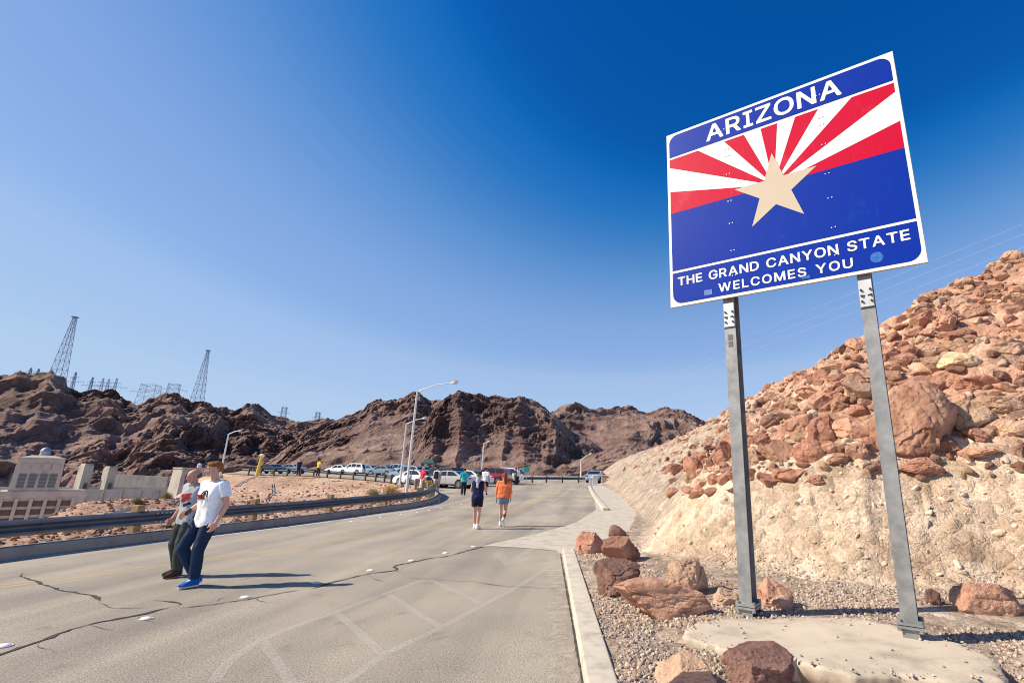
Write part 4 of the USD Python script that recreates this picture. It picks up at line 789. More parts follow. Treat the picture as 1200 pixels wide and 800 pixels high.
# ------------------------------------------------------------------ plants
def shrub(px, py, hw, hh, c1, c2, seed, label, yy=None, name='desert_shrub', n=260, hill_=False):
    q = on_hill(px, py+hh*.9) if hill_ else G(px, py+hh, 0.0)
    if q is None: return
    if yy: q = at(px, py+hh, yy)
    z = float(hz(q[0], q[1])) if hill_ else float(left_ground(np.array([q[0]]), np.array([q[1]]))[0])
    w, h = hw*q[1]/FPX, hh*2*q[1]/FPX; r = np.random.default_rng(seed); s = thing(name, (q[0], q[1], z), label=label, cat='shrub')
    mk = {k_: usdkit.material(stage, L_+f'leaf_{seed}_{k_}', {'d': ('principled_bsdf', {'base_color': c, 'roughness': .8}), 't': ('translucent_bsdf', {'color': c}), 'm': ('mix_closure', {'fac': .25})}, [('d.BSDF', 'm.closure1'), ('t.BSDF', 'm.closure2')], surface='m.closure') for k_, c in (('a', c1), ('b', c2))}
    stems, la, lb = [], [], []
    for i in range(n):
        a, el = r.uniform(0, 6.28), r.uniform(.25, 1.45); L = r.uniform(.55, 1.0); tip = np.array([math.cos(a)*math.cos(el)*w*L, math.sin(a)*math.cos(el)*w*L, math.sin(el)*h*L])
        if i < n//5: stems.append(tube([(0, 0, 0), tip*.5+np.array([0, 0, .06*h]), tip], [.012*w+.004, .008*w+.003, .003], 4))
        for k_ in range(7):
            p = tip*r.uniform(.45, 1.02)+r.normal(0, .06*w, 3); p[2] = abs(p[2]); dv = r.normal(size=3); dv /= np.linalg.norm(dv); dv[2] = abs(dv[2]); o = np.cross(dv, r.normal(size=3)); o /= np.linalg.norm(o); l_ = r.uniform(.06, .13)*w+.01
            (la if r.random() < .6 else lb).append(np.array([p-o*l_*.18, p+o*l_*.18, p+dv*l_]))
    obj('stems', cat_(stems), M['wood'], s)
    for nm, tr, mm in (('foliage', la, mk['a']), ('dry_foliage', lb, mk['b'])):
        V = np.concatenate(tr); obj(nm, trimesh.Trimesh(V, np.arange(len(V)).reshape(-1, 3), process=False), mm, s)
shrub(457, 574, 15, 11, (.42, .27, .09), (.50, .36, .15), 501, 'larger straw yellow dry shrub beside the tallest lamp base', n=320)
shrub(438, 568, 11, 5.5, (.26, .23, .07), (.38, .31, .12), 502, 'smaller olive green shrub left of the straw yellow one')
shrub(744, 484, 9, 9, (.14, .14, .03), (.30, .24, .07), 503, 'yellow green bush high on the hillside against the far mountain', hill_=True)
shrub(768, 512, 13, 6, (.42, .32, .14), (.46, .37, .2), 504, 'pale dry grass tuft on the slope above the ledge', hill_=True, n=160)
shrub(806, 560, 6, 8, (.42, .33, .15), (.46, .37, .2), 505, 'thin dry grass clump at the left end of the boulder ledge', hill_=True, n=120)
shrub(58, 606, 9, 5, (.16, .17, .06), (.30, .26, .12), 506, 'grey green scrub on the slope in front of the dam tower')
shrub(160, 588, 8, 4, (.16, .16, .05), (.30, .26, .12), 507, 'low scrub on the slope brow below the dam')
shrub(110, 601, 12, 4, (.18, .17, .07), (.32, .27, .13), 508, 'wide low scrub above the near pipe railing')
shrub(195, 580, 8, 4, (.15, .15, .05), (.28, .24, .1), 509, 'scrub near the brow left of the man in grey')

# ------------------------------------------------------------------ the dam
def from_px(x, y, D): return at(x, y, D)
def block(parent, name, c, sx, sy, z0, z1, mat, taper=0.0, r=.15):
    pts = [(c[0]+a*sx*(1 if z == z0 else 1-taper), c[1]+b_*sy*(1 if z == z0 else 1-taper), z) for a in (-1, 1) for b_ in (-1, 1) for z in (z0, z1)]
    return obj(name, man2tri(Manifold.hull_points(np.array(pts))), mat, parent)
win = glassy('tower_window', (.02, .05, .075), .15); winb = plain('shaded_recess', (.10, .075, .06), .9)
D = 150.; kk = D/FPX
cq = at(44, 556, D); zt, zb2, zl = at(44, 538, D)[2], at(44, 574.5, D)[2], -34
T = thing('dam_intake_tower', (cq[0], D, 0), 48, label='tan concrete dam tower with tall windows, round lantern and arcaded base', cat='tower')
hw_ = 24*kk*.78; 
up = block(T, 'upper_block', (0, 0), hw_, 5.5, zb2, zt, M['dam'], .05)
block(T, 'cornice', (0, 0), hw_*.97, 5.5, zt+.01, zt+.45, M['dam']); block(T, 'roof', (0, 0), hw_*.9, 5, zt+.46, zt+1.1, M['dam'], .5)
for i, u in enumerate((-.62, -.18, .27, .68)):
    x0 = u*hw_*.95; hgt = (zt-zb2)
    w_ = obj('window', bx(x0-.72, x0+.72, -5.56, -5.2, zb2+.10*hgt, zb2+.54*hgt), win, up)
    fr = [bx(x0-.75, x0+.75, -5.60, -5.565, zb2+(.10+.44*t_)*hgt-.04, zb2+(.10+.44*t_)*hgt+.04) for t_ in (0, .25, .5, .75, 1)]
    obj('window_bars', cat_(fr), M['galv'], up)
    obj('relief_panel', bx(x0-.72, x0+.72, -5.50, -5.1, zb2+.66*hgt, zb2+.86*hgt), plain('relief_shade%d' % i, (.36, .31, .27), .9), up)
for s_ in (-1, 1):
    for yy in (-2, 2): obj('side_window', bx(s_*hw_*1.0-.3, s_*hw_*1.0+.12, yy-.6, yy+.6, zb2+.12*(zt-zb2), zb2+.55*(zt-zb2)), win, up)
lt = obj('lantern_drum', tube([(0.3, 0, zt+1.0), (.3, 0, zt+2.3)], [1.15, 1.05], 16), M['dam'], T, smooth=40); obj('lantern_dome', tube([(.3, 0, zt+2.301), (.3, 0, zt+2.9), (.3, 0, zt+3.3), (.3, 0, zt+3.45)], [1.2, 1.0, .55, .1], 16), M['pylon'], lt, smooth=40)
low = block(T, 'lower_block', (2.4, 1.5), hw_+3.4, 7.2, zl, zb2-.02, M['dam'])
block(T, 'ledge', (2.4, 1.5), hw_+3.7, 7.5, zb2-1.9, zb2-.03, M['dam'])
for r_ in range(3):
    for c_ in range(5):
        x0 = 2.4-hw_-2.6+c_*2.75; z1 = zb2-2.6-r_*2.2
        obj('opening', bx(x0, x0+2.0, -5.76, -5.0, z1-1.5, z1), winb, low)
for c_ in range(6): x0 = 2.4-hw_-3.36+c_*2.75; obj('pier', bx(x0, x0+.74, -6.2, -5.71, zl, zb2-1.92), M['dam'], low)
dm = thing('dam_crest', label='long concrete dam crest road with parapet walls crossing the canyon', cat='dam')
a, b = at(40, 573, 178), at(232, 566, 196); dv = (b-a); L = np.linalg.norm(dv[:2]); ang = math.atan2(dv[1], dv[0])
def dambox(name, x0, x1, y0, y1, z0, z1, mat, par=dm):
    m = bx(x0, x1, y0, y1, z0, z1); m.apply_transform(trimesh.transformations.rotation_matrix(ang, [0, 0, 1])); m.apply_translation((a[0], a[1], 0)); return obj(name, m, mat, par)
zc = a[2]
dambox('dam_wall', -30, L+12, 0, 14, -60, zc-1.2, M['dam']); dambox('parapet', -30, L+12, -.5, .0, -9.5, zc, M['dam']); dambox('rear_parapet', -30, L+12, 13.6, 14.1, zc-1.2, zc+.4, M['dam']); dambox('road_slab', -30, L+12, .02, 13.58, zc-1.19, zc-1.0, M['concrete'])
dambox('walkway', 18, 44, -3.2, -.52, zc-6.6, zc-6.2, M['kerb'])
for k_ in range(14): dambox('pilaster', -8+k_*5.2, -7.2+k_*5.2, -.9, -.502, -9.5, zc-.2, M['dam'])
for i, (px, py0, py1, w_, lab) in enumerate(((95, 545, 571, 6.2, 'left of the two squat concrete towers standing on the dam crest'), (124, 548, 571, 5.6, 'right of the two squat concrete towers standing on the dam crest'))):
    c_ = at(px, py1, 190); t_ = thing('crest_tower', (c_[0], 190, 0), 68, label=lab, cat='tower'); zt_ = at(px, py0, 190)[2]
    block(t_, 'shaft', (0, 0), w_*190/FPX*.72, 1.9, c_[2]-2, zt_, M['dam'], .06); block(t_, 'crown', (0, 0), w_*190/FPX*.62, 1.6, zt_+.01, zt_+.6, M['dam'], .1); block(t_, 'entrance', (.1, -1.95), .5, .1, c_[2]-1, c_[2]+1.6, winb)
c_ = at(221, 571, 176); zt_ = at(221, 549, 176)[2]; t_ = thing('dam_gatehouse', (c_[0], 176, 0), 58, label='pale concrete gatehouse behind the men with tall slit openings', cat='building')
sh_ = block(t_, 'walls', (0, 0), 4.4, 4.0, c_[2]-4, zt_, M['dam'], .08); block(t_, 'roof_edge', (0, 0), 4.25, 3.8, zt_+.01, zt_+.4, M['dam']); 
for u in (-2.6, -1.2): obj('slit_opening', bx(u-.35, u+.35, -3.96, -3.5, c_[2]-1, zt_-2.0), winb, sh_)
obj('roof_lantern', tube([(1.8, 0, zt_+.4), (1.8, 0, zt_+1.6), (1.8, 0, zt_+1.9)], [.7, .65, .2], 12), M['galv_pale'], t_)
c0, c1 = at(143, 560, 232), at(205, 562, 232); t_ = thing('retaining_wall', label='long pale wall at the foot of the canyon cliff behind the dam', cat='wall')
n_ = 9
for i in range(n_):
    xa, xb = c0[0]+(c1[0]-c0[0])*i/n_, c0[0]+(c1[0]-c0[0])*(i+1)/n_; obj('wall_panel', cham(xa+.02, xb-.02, 228, 229, -12, at(143, 555.5+i*.25, 229)[2], .05), M['dam'], t_)

# ------------------------------------------------------------------ pylons on the ridge
def lattice(nm, base_px, top_px, D, w0, w1, label, arms=(), th=.4, levels=9, group=None, cap=True):
    b, t_ = at(*base_px, D), at(*top_px, D); h = t_[2]-b[2]+6; s = thing(nm, (b[0], D, b[2]-6), random.uniform(10, 50), label=label, cat='pylon', group=group)
    cor = lambda f_: [np.array([sx*(w0+(w1-w0)*f_)/2, sy*(w0+(w1-w0)*f_)/2, h*f_]) for sx, sy in ((-1, -1), (1, -1), (1, 1), (-1, 1))]
    for k_ in range(4): obj('leg', bar(cor(0)[k_], cor(1)[k_], th), M['pylon'], s)
    fs = [1-(1-i/levels)**1.15 for i in range(levels+1)]; br = []
    for f0, f1 in zip(fs[:-1], fs[1:]):
        A_, B_ = cor(f0), cor(f1)
        for k_ in range(4): br += [bar(A_[k_], B_[(k_+1) % 4], th*.45), bar(A_[(k_+1) % 4], B_[k_], th*.45), bar(B_[k_], B_[(k_+1) % 4], th*.55)]
    obj('bracing', cat_(br), M['pylon'], s)
    for f_, half in arms:
        z = h*f_; obj('cross_arm', cat_([bar((-half, 0, z), (half, 0, z), th*.7), bar((-half, 0, z), (0, 0, z+half*.16), th*.4), bar((half, 0, z), (0, 0, z+half*.16), th*.4)]+[bar((u*half, 0, z), (u*half, 0, z-1.8), th*.5) for u in (-.95, -.45, .45, .95)]), M['pylon'], s)
    if cap: obj('platform', bx(-w1, w1, -w1, w1, h, h+.7), M['pylon'], s)
    return s
random.seed(4)
lattice('lattice_tower', (66, 446), (89, 372), 430, 9.5, 2.0, 'tallest lattice tower, dark, on the left massif', (), .34, 9)
lattice('lattice_tower', (230, 474), (242, 411), 430, 8.5, 1.4, 'slender lattice tower standing alone right of the pylon row', (), .27, 10)
for i, (bp, tp, arm, lab) in enumerate((((34, 440), (38, 431), 6, 'leftmost tiny pylon beyond the dark massif'), ((43, 441), (46, 432), 6, 'second tiny pylon left of the tallest tower'), ((83, 458), (88, 436), 9, 'pylon immediately right of the tallest tower'), ((104, 460), (109, 442), 7, 'first pylon of the row over the saddle'), ((117, 459), (121, 443), 7, 'second pylon of the row over the saddle'), ((124, 459), (128, 444), 7, 'third pylon of the row over the saddle'), ((132, 463), (136, 443), 9, 'last pylon of the row over the saddle'))):
    lattice('pylon', bp, tp, 470, 3.0, .8, lab, ((.62, arm), (.8, arm*.4)), .28, 5, cap=False)
for bp, tp, w_, lab in (((172, 474), (176, 451), 16, 'broad portal pylon in the dip of the ridge'), ((201, 466), (204, 450), 11, 'smaller portal pylon right of the broad one'), ((331, 492), (334, 477), 5, 'faint small pylon above the middle of the ridge'), ((371, 495), (373, 483), 4.5, 'faintest pylon at the right end of the ridge')):
    lattice('portal_pylon', bp, tp, 470, w_*.9, w_*.7, lab, ((.72, w_*.95), (.97, w_*.5)), .26, 4, cap=False)
# three cables crossing the sky on the right
wm = usdkit.material(stage, L_+'cable_metal', {'p': ('principled_bsdf', {'base_color': (.62, .64, .68), 'roughness': .4, 'metallic': .4})}, [], surface='p.BSDF')
for i, (p0, p1) in enumerate((((800, 424), (1215, 256)), ((800, 434), (1215, 268)), ((800, 441), (1215, 284)))):
    a_, b_ = at(*p0, 190), at(*p1, 100); tt = np.linspace(-.3, 1.2, 40)[:, None]; pts = a_+(b_-a_)*tt; pts[:, 2] -= 3*(1-(2*np.linspace(0, 1, 40)-1)**2)*0
    c = obj('power_cable', tube(pts, .018, 5), wm, label=('upper', 'middle', 'lowest')[i]+' of three thin power cables crossing the sky right of the sign', cat='power cable')

# ------------------------------------------------------------------ people
_SPH = np.array(trimesh.creation.icosphere(2).vertices)
def hull(*balls):
    return Manifold.hull_points(np.vstack([_SPH*np.asarray(r)+np.asarray(c, float) for c, r in balls]))
def fuse(parts, edge, it=8, wr=0.0, wf=9.0, seed=0):
    m = Manifold.batch_boolean(parts, OpType.Add).refine_to_length(edge); t = man2tri(m); t.merge_vertices(); trimesh.smoothing.filter_taubin(t, lamb=.5, nu=.53, iterations=it)
    if wr:
        v = np.array(t.vertices); n = t.vertex_normals; f_ = ridged(v*np.array([wf, wf, wf*.55])+seed*5, 3, seed)-.45; t.vertices = v+n*(f_*wr)[:, None]
    return t
def V3(*a): return np.array(a, float)
def hand(wrist, d, palm_n, side, curl=.5, s=1.0):
    """One hand: palm, four unequal bent fingers and a thumb that leaves the side of the palm. d: along the forearm; palm_n: out of the palm; side: towards the thumb."""
    d = d/np.linalg.norm(d); palm_n = palm_n-d*(palm_n@d); palm_n /= np.linalg.norm(palm_n); tv = np.cross(palm_n, d)*side
    kn = [wrist+d*.088*s+tv*o*s for o in (.031, .010, -.011, -.030)]
    out = [hull((wrist, .024*s), (wrist+d*.045*s+tv*.026*s, .016*s), (kn[0], .0135*s), (kn[3], .0125*s), (wrist+d*.04*s-tv*.024*s, .016*s))]
    for k, (p, L) in enumerate(zip(kn, (.070, .078, .073, .058))):
        q = p; a = 0
        for j, fr in enumerate((.45, .31, .24)):
            a += curl*(.75+.12*k)*(1.0 if j else .55); dirn = d*math.cos(a)+palm_n*math.sin(a); e_ = q+dirn*L*fr*s
            out.append(hull((q, (.0098-.0008*j)*s), (e_, (.0090-.0008*j)*s))); q = e_
    t0 = wrist+d*.028*s+tv*.022*s; t1 = t0+(d*.55+tv*.75+palm_n*.25)*.042*s; t2 = t1+(d*.85+tv*.25+palm_n*.42)*.032*s; t3 = t2+(d*.9+palm_n*.4)*.022*s
    out += [hull((t0, .015*s), (t1, .0115*s)), hull((t1, .0112*s), (t2, .0100*s)), hull((t2, .0098*s), (t3, .0085*s))]
    return out
def trim_cap(m, p, n): return m.trim_by_plane(tuple(np.asarray(n, float)), float(np.dot(n, p)))
def limb(a, b, c, ra, rb, rc, bulge=1.0):
    a, b, c = map(lambda q: np.asarray(q, float), (a, b, c)); m1 = a+(b-a)*.35
    m2 = b+(c-b)*.30
    return [hull((a, ra), (m1, ra*.98)), hull((m1, ra*.98), (b, rb)), hull((b, rb), (m2, rb*1.02*bulge)), hull((m2, rb*1.02*bulge), (c, rc))]
def person(o, J, W, skin, seed=0, lo=False, fem=False):
    """Children of Xform o. J: joints in metres (x to the person's right, y forward, z up). W: clothes."""
    S = J.get('s', 1.0); ed = .03 if lo else .016
    hipR, hipL = V3(*J['hipR']), V3(*J['hipL']); chest = V3(*J['chest']); neck = V3(*J['neck']); head = V3(*J['head']); shR, shL = V3(*J['shR']), V3(*J['shL']); pel = (hipR+hipL)/2
    yaw, nod = J.get('yaw', 0), J.get('nod', 0); Rh = trimesh.transformations.euler_matrix(nod, 0, yaw, 'sxyz')[:3, :3]
    hp = lambda x, y, z: head+Rh@V3(x, y, z)
    k = .92 if fem else .94; waist = pel+(chest-pel)*.45
    B = []
    torso = lambda g: [hull((pel+V3(-.075, 0, .02), .095*k+g), (pel+V3(.075, 0, .02), .095*k+g), (pel+V3(0, -.03, 0), .105+g)), hull((pel+V3(-.06, 0, .04), .10*k+g), (pel+V3(.06, 0, .04), .10*k+g), (waist+V3(-.06, 0, 0), .095*k+g), (waist+V3(.06, 0, 0), .095*k+g)),
                       hull((waist+V3(-.06, 0, 0), .095*k+g), (waist+V3(.06, 0, 0), .095*k+g), (chest+V3(-.085, .01, 0), .105*k+g), (chest+V3(.085, .01, 0), .105*k+g)), hull((chest+V3(-.085, .01, 0), .105*k+g), (chest+V3(.085, .01, 0), .105*k+g), (shR+V3(-.03, 0, -.01), .062*k+g), (shL+V3(.03, 0, -.01), .062*k+g), (neck+V3(0, 0, -.05), .06+g))]
    B += torso(-.006)
    B += [hull((neck+V3(0, 0, -.04), .062*k), (neck+(head-neck)*.45, .052*k)), hull((neck+(head-neck)*.3, .052*k), (hp(0, -.01, -.04), .055*k))]
    # head: skull, jaw, chin, brow, nose, lips, ears
    B += [hull((hp(0, -.025, .035), (.074, .088, .080)), (hp(0, .015, .03), (.068, .072, .078))), hull((hp(0, .02, .02), (.064, .066, .06)), (hp(-.022, .045, -.062), .030), (hp(.022, .045, -.062), .030), (hp(0, .062, -.085), .021)),
          hull((hp(-.03, .078, .028), .013), (hp(.03, .078, .028), .013)), hull((hp(0, .088, .018), .009), (hp(0, .108, -.022), .0115)), hull((hp(-.012, .094, -.026), .010), (hp(.012, .094, -.026), .010)), hull((hp(-.016, .082, -.054), .010), (hp(.016, .082, -.054), .010)),
          hull((hp(-.034, .068, -.012), .02), (hp(-.02, .07, -.03), .018)), hull((hp(.034, .068, -.012), .02), (hp(.02, .07, -.03), .018))]
    for s_ in (-1, 1): B.append(hull((hp(s_*.072, -.012, .018), (.010, .018, .026)), (hp(s_*.074, -.006, -.018), (.008, .011, .014))))
    for sd, sh, hip in (('R', shR, hipR), ('L', shL, hipL)):
        el, wr = V3(*J['el'+sd]), V3(*J['wr'+sd]); sg = 1 if sd == 'R' else -1
        B += limb(sh, el, wr, .052*k, .041*k, .027*k, 1.02)
        kn, an = V3(*J['kn'+sd]), V3(*J['an'+sd])
        B += limb(hip, kn, an, .085*k, .056*k, .040*k, 1.06)
        fd = V3(*J.get('ft'+sd, (0, 1, -.12))); fd /= np.linalg.norm(fd); B.append(hull((an+V3(0, -.01, -.02), .036), (an+fd*.10+V3(0, 0, -.045), .032), (an+fd*.15+V3(0, 0, -.05), .026)))
        if not lo: B += hand(wr, wr-el, V3(*J.get('palm'+sd, (-sg, 0, 0))), J.get('thumb'+sd, -1 if sd == 'R' else 1), J.get('curl'+sd, .4))
        else: B.append(hull((wr, .026), (wr+(wr-el)/np.linalg.norm(wr-el)*.10, .024)))
    obj('body', fuse(B, ed, 6), skin, o, smooth=True)
    if not lo:
        for s_ in (-1, 1):
            ew = obj('eye', trimesh.Trimesh(_SPH*.0115+hp(s_*.031, .0665, .006), trimesh.creation.icosphere(2).faces), M['white'], o, smooth=True)
            obj('iris', trimesh.Trimesh(_SPH*.0066+hp(s_*.031, .0725, .006), trimesh.creation.icosphere(2).faces), M['black'], ew, smooth=True)
            obj('eyebrow', man2tri(hull((hp(s_*.018, .092, .030), .0045), (hp(s_*.046, .080, .034), .0040))), cloth(W['hair'][1], W['hair'][0]), o)
        obj('mouth', man2tri(hull((hp(-.019, .087, -.054), (.004, .004, .0035)), (hp(.019, .087, -.054), (.004, .004, .0035)), (hp(0, .092, -.053), (.006, .004, .004)))), cloth((.36, .13, .11), 'lips'), o)
    # hair
    hn, hc, style = W['hair']; hm = cloth(hc, hn)
    if style == 'short':
        h_ = Manifold.batch_boolean([hull((hp(0, -.03, .044), (.080, .092, .078)), (hp(0, .022, .064), (.068, .068, .050)), (hp(.01, .045, .092), (.045, .034, .022))), hull((hp(0, -.07, -.01), (.066, .045, .06)))], OpType.Add); h_ = h_-hull((hp(0, .094, -.03), (.10, .088, .085)))-hull((hp(0, .03, -.10), (.2, .2, .092)))
        obj('hair', fuse([h_], ed*.6, 3, .016, 46, seed), hm, o, smooth=True)
    elif style == 'bald':
        h_ = hull((hp(0, -.042, -.006), (.0755, .070, .040)), (hp(0, -.06, .02), (.064, .056, .040)))-hull((hp(0, .075, 0), (.2, .09, .2))); obj('hair', fuse([h_], ed*.8, 2, .004, 40, seed), hm, o, smooth=True)
    elif style == 'long':
        h_ = Manifold.batch_boolean([hull((hp(0, -.03, .045), (.082, .095, .082)), (hp(0, .03, .075), (.066, .066, .045))), hull((hp(0, -.075, .03), .07), (hp(0, -.10, -.10), .055), (hp(.01, -.11, -.24), .035), (hp(.01, -.10, -.34), .016))], OpType.Add)-hull((hp(0, .095, -.02), (.10, .088, .075)))
        obj('hair', fuse([h_], ed, 3, .012, 30, seed), hm, o, smooth=True)
    if 'cap' in W:
        cn, cc = W['cap']; c_ = hull((hp(0, -.02, .06), (.086, .10, .078)))-hull((hp(0, 0, -.03), (.3, .3, .075))); cp = obj('cap', fuse([c_], ed, 3), cloth(cc, cn), o, smooth=True)
        obj('visor', man2tri(hull((hp(-.045, .07, .055), (.03, .02, .008)), (hp(.045, .07, .055), (.03, .02, .008)), (hp(0, .15, .045), (.035, .02, .006)))), cloth(cc, cn), cp)
    if 'scarf' in W:
        cn, cc = W['scarf']; obj('scarf', fuse([hull((neck+V3(-.05, -.01, -.01), .06), (neck+V3(.05, -.01, -.01), .06), (neck+V3(0, -.06, .05), .06)), hull((hp(0, -.06, -.04), (.08, .05, .06)), (neck+V3(0, -.07, -.02), .06)), hull((neck+V3(0, -.08, -.02), .05), (chest+V3(.02, -.12, 0), .035))], ed, 4, .02, 22, seed), cloth(cc, cn), o, smooth=True)
    # shirt
    sn_, sc, sl, hem, g = W['shirt']; hemp = [hull((waist+V3(-.06, 0, 0), .097*k+g), (waist+V3(.06, 0, 0), .097*k+g), (V3(pel[0]-.080, pel[1]-.0, hem-.02), .110*k+g), (V3(pel[0]+.080, pel[1]-.0, hem-.02), .110*k+g))]; parts = torso(g)+hemp+([] if W.get('loose') is None else [hull((chest+V3(-.07, -.02, 0), .105*k+g), (chest+V3(.07, -.02, 0), .105*k+g), (V3(pel[0]-.085, pel[1]-.01, hem-.05), .11*k+g), (V3(pel[0]+.085, pel[1]-.01, hem-.05), .11*k+g))])
    body_ = Manifold.batch_boolean(parts, OpType.Add); body_ = trim_cap(body_, (0, 0, hem), (0, 0, 1)); body_ = body_-hull((neck+V3(0, .045, .03), .062), (neck+V3(0, .01, .12), .075))
    ps = [body_]
    if sl > 0:
        for sd, sh in (('R', shR), ('L', shL)):
            el, wr = V3(*J['el'+sd]), V3(*J['wr'+sd])
            if sl <= 1: e_ = sh+(el-sh)*sl; m = hull((sh, .06*k+g*.8), (e_, .060*k+g*1.15), (e_+(el-sh)*.2, .06*k+g)); ps.append(trim_cap(m, e_, (sh-el)/np.linalg.norm(sh-el)))
            else:
                e_ = el+(wr-el)*(sl-1); ps += [hull((sh, .06*k+g), (el, .058*k+g)), trim_cap(hull((el, .058*k+g), (e_+(wr-el)*.1, .05*k+g)), e_, (el-wr)/np.linalg.norm(el-wr))]
    top = obj('shirt', fuse(ps, ed, 5, .016, 11, seed), cloth(sc, sn_), o, smooth=True)
    # lower garment
    pn, pc, end, g2 = W['legs']; ps = [hull((pel+V3(-.070, 0, .03), .094*k+g2*.35), (pel+V3(.070, 0, .03), .094*k+g2*.35), (pel+V3(-.05, -.02, -.06), .09*k+g2), (pel+V3(.05, -.02, -.06), .09*k+g2))]
    ps = [trim_cap(ps[0], (0, 0, pel[2]+.09), (0, 0, -1))]
    for sd, hip in (('R', hipR), ('L', hipL)):
        kn, an = V3(*J['kn'+sd]), V3(*J['an'+sd])
        if end <= 1: e_ = hip+(kn-hip)*end; ps.append(trim_cap(hull((hip, .088*k+g2), (hip+(kn-hip)*(end+.15), .078*k+g2*1.3)), e_, (hip-kn)/np.linalg.norm(hip-kn)))
        else:
            e_ = kn+(an-kn)*(end-1); d_ = (kn-an)/np.linalg.norm(kn-an); ps += [hull((hip, .088*k+g2), (hip+(kn-hip)*.4, .086*k+g2)), hull((hip+(kn-hip)*.4, .086*k+g2), (kn, .060+g2)), trim_cap(hull((kn, .060+g2), (an-d_*.06, .050+g2*1.2)), e_, d_)]
    low = obj(W.get('legname', 'trousers'), fuse(ps, ed, 5, .014, 12, seed+3), cloth(pc, pn), o, smooth=True)
    # shoes
    kn_, kc = W['shoe']
    for sd in 'RL':
        an, knee = V3(*J['an'+sd]), V3(*J['kn'+sd]); fd = V3(*J.get('ft'+sd, (0, 1, 0))); fd /= np.linalg.norm(fd); up_ = knee-an; up_ -= fd*(up_@fd); up_ /= np.linalg.norm(up_); sdv = np.cross(fd, up_)
        q = lambda f_, u_, w_=0: an+fd*f_+up_*u_+sdv*w_
        sole_z = -.085
        m = Manifold.batch_boolean([hull((q(-.035, -.035), .042), (q(0, .03), .050), (q(.03, -.02), .046)), hull((q(.02, -.02), .046), (q(.12, -.050, .012), .038), (q(.12, -.050, -.012), .038), (q(.17, -.058, .01), .028)), hull((q(-.04, -.05), .04), (q(.12, -.055), .042))], OpType.Add)
        m = trim_cap(m, q(0, sole_z+.022), up_)
        sh_ = obj('shoe', fuse([m], ed*.8, 3), cloth(kc, kn_), o, smooth=True)
        if not lo: obj('laces', fuse([hull((q(.045, .018), (.022, .012, .010)), (q(.10, -.012), (.020, .012, .010)))], .01, 2, .008, 60, 3), cloth((.72, .72, .70) if 'brown' not in kn_ else (.05, .03, .02), 'lace_'+kn_), sh_)
        sole = hull((q(-.045, sole_z+.012), .038), (q(.12, sole_z+.012, .012), .034), (q(.175, sole_z+.012), .026)); sole = trim_cap(trim_cap(sole, q(0, sole_z+.024), -up_), q(0, sole_z), up_); obj('sole', man2tri(sole), cloth(W.get('sole', (.7, .7, .68)), 'sole_'+kn_), sh_)
    return dict(pel=pel, chest=chest, hp=hp, top=top, low=low, neck=neck)
def front_patch(P, poly, z0, g, mat, parent, name='print', y0=.30):
    """Printed patch lying on the chest: the polygon (x, z) projected onto the shirt."""
    tm = usd_tri(parent); m = prism(poly, .001); v, f = trimesh.remesh.subdivide_to_size(np.array(m.vertices), m.faces, .02); v = v[:, :2]
    t2 = cKDTree(np.array(tm.vertices)[:, [0, 2]][np.array(tm.vertex_normals)[:, 1] > .1]); yv = np.array(tm.vertices)[np.array(tm.vertex_normals)[:, 1] > .1]
    d_, i_ = t2.query(np.c_[v[:, 0], v[:, 1]], k=4); yy = (yv[i_, 1]).mean(1)+.006
    obj(name, trimesh.Trimesh(np.c_[v[:, 0], yy, v[:, 1]], f, process=False), mat, parent)
def usd_tri(prim):
    m = UsdGeom.Mesh(prim); return trimesh.Trimesh(np.array(m.GetPointsAttr().Get()), np.array(m.GetFaceVertexIndicesAttr().Get()).reshape(-1, 3), process=False)
def heading(fx, fy): return math.degrees(math.atan2(-fx, fy))
STAND = dict(hipR=(.088, 0, .93), hipL=(-.088, 0, .93), chest=(0, 0, 1.26), neck=(0, -.01, 1.47), head=(0, .02, 1.63), shR=(.178, -.01, 1.415), shL=(-.178, -.01, 1.415))
# man in the white T-shirt
q = G(227, 687); o = thing('person', (q[0], q[1], .012), heading(-.30, -.95), label='man in white T-shirt, dark jeans and bright blue shoes, walking with one forearm raised', cat='person')
Jm = dict(STAND, head=(.01, .045, 1.635), yaw=-.45, nod=-.10, elR=(.25, -.09, 1.165), wrR=(.285, .11, 1.015), elL=(-.265, -.05, 1.13), wrL=(-.235, .03, .885), curlR=.75, curlL=.42, palmR=(-1, .1, -.3), palmL=(1, .2, 0),
          knR=(.150, .17, .525), anR=(.06, -.05, .10), ftR=(.15, 1, -.10), knL=(-.075, .10, .50), anL=(-.035, .04, .085), ftL=(.02, 1, 0))
Jm = {k_: v for k_, v in Jm.items()}
Pm = person(o, Jm, dict(hair=('ginger', (.24, .10, .035), 'short'), shirt=('white', (.80, .79, .80), .62, .81, .020), legs=('denim', (.012, .028, .062), 1.93, .016), shoe=('blue', (.01, .11, .40))), SK['fair'], 1)
pr = cloth((.55, .04, .05), 'print_red'); pk = cloth((.03, .03, .04), 'print_black')
front_patch(Pm, Polygon([(-.02, 1.215), (.175, 1.235), (.175, 1.275), (-.02, 1.26)]), 0, 0, pr, Pm['top'])
ring = Point(-.01, 1.265).buffer(.068).difference(Point(-.01, 1.265).buffer(.050)); front_patch(Pm, ring.difference(sbox(-.2, 1.1, .3, 1.236)), 0, 0, pk, Pm['top'])
front_patch(Pm, sbox(-.055, 1.205, .15, 1.219), 0, 0, pk, Pm['top']); front_patch(Pm, Polygon([(-.035, 1.262), (.02, 1.262), (.005, 1.315), (-.03, 1.30)]), 0, 0, pk, Pm['top'])
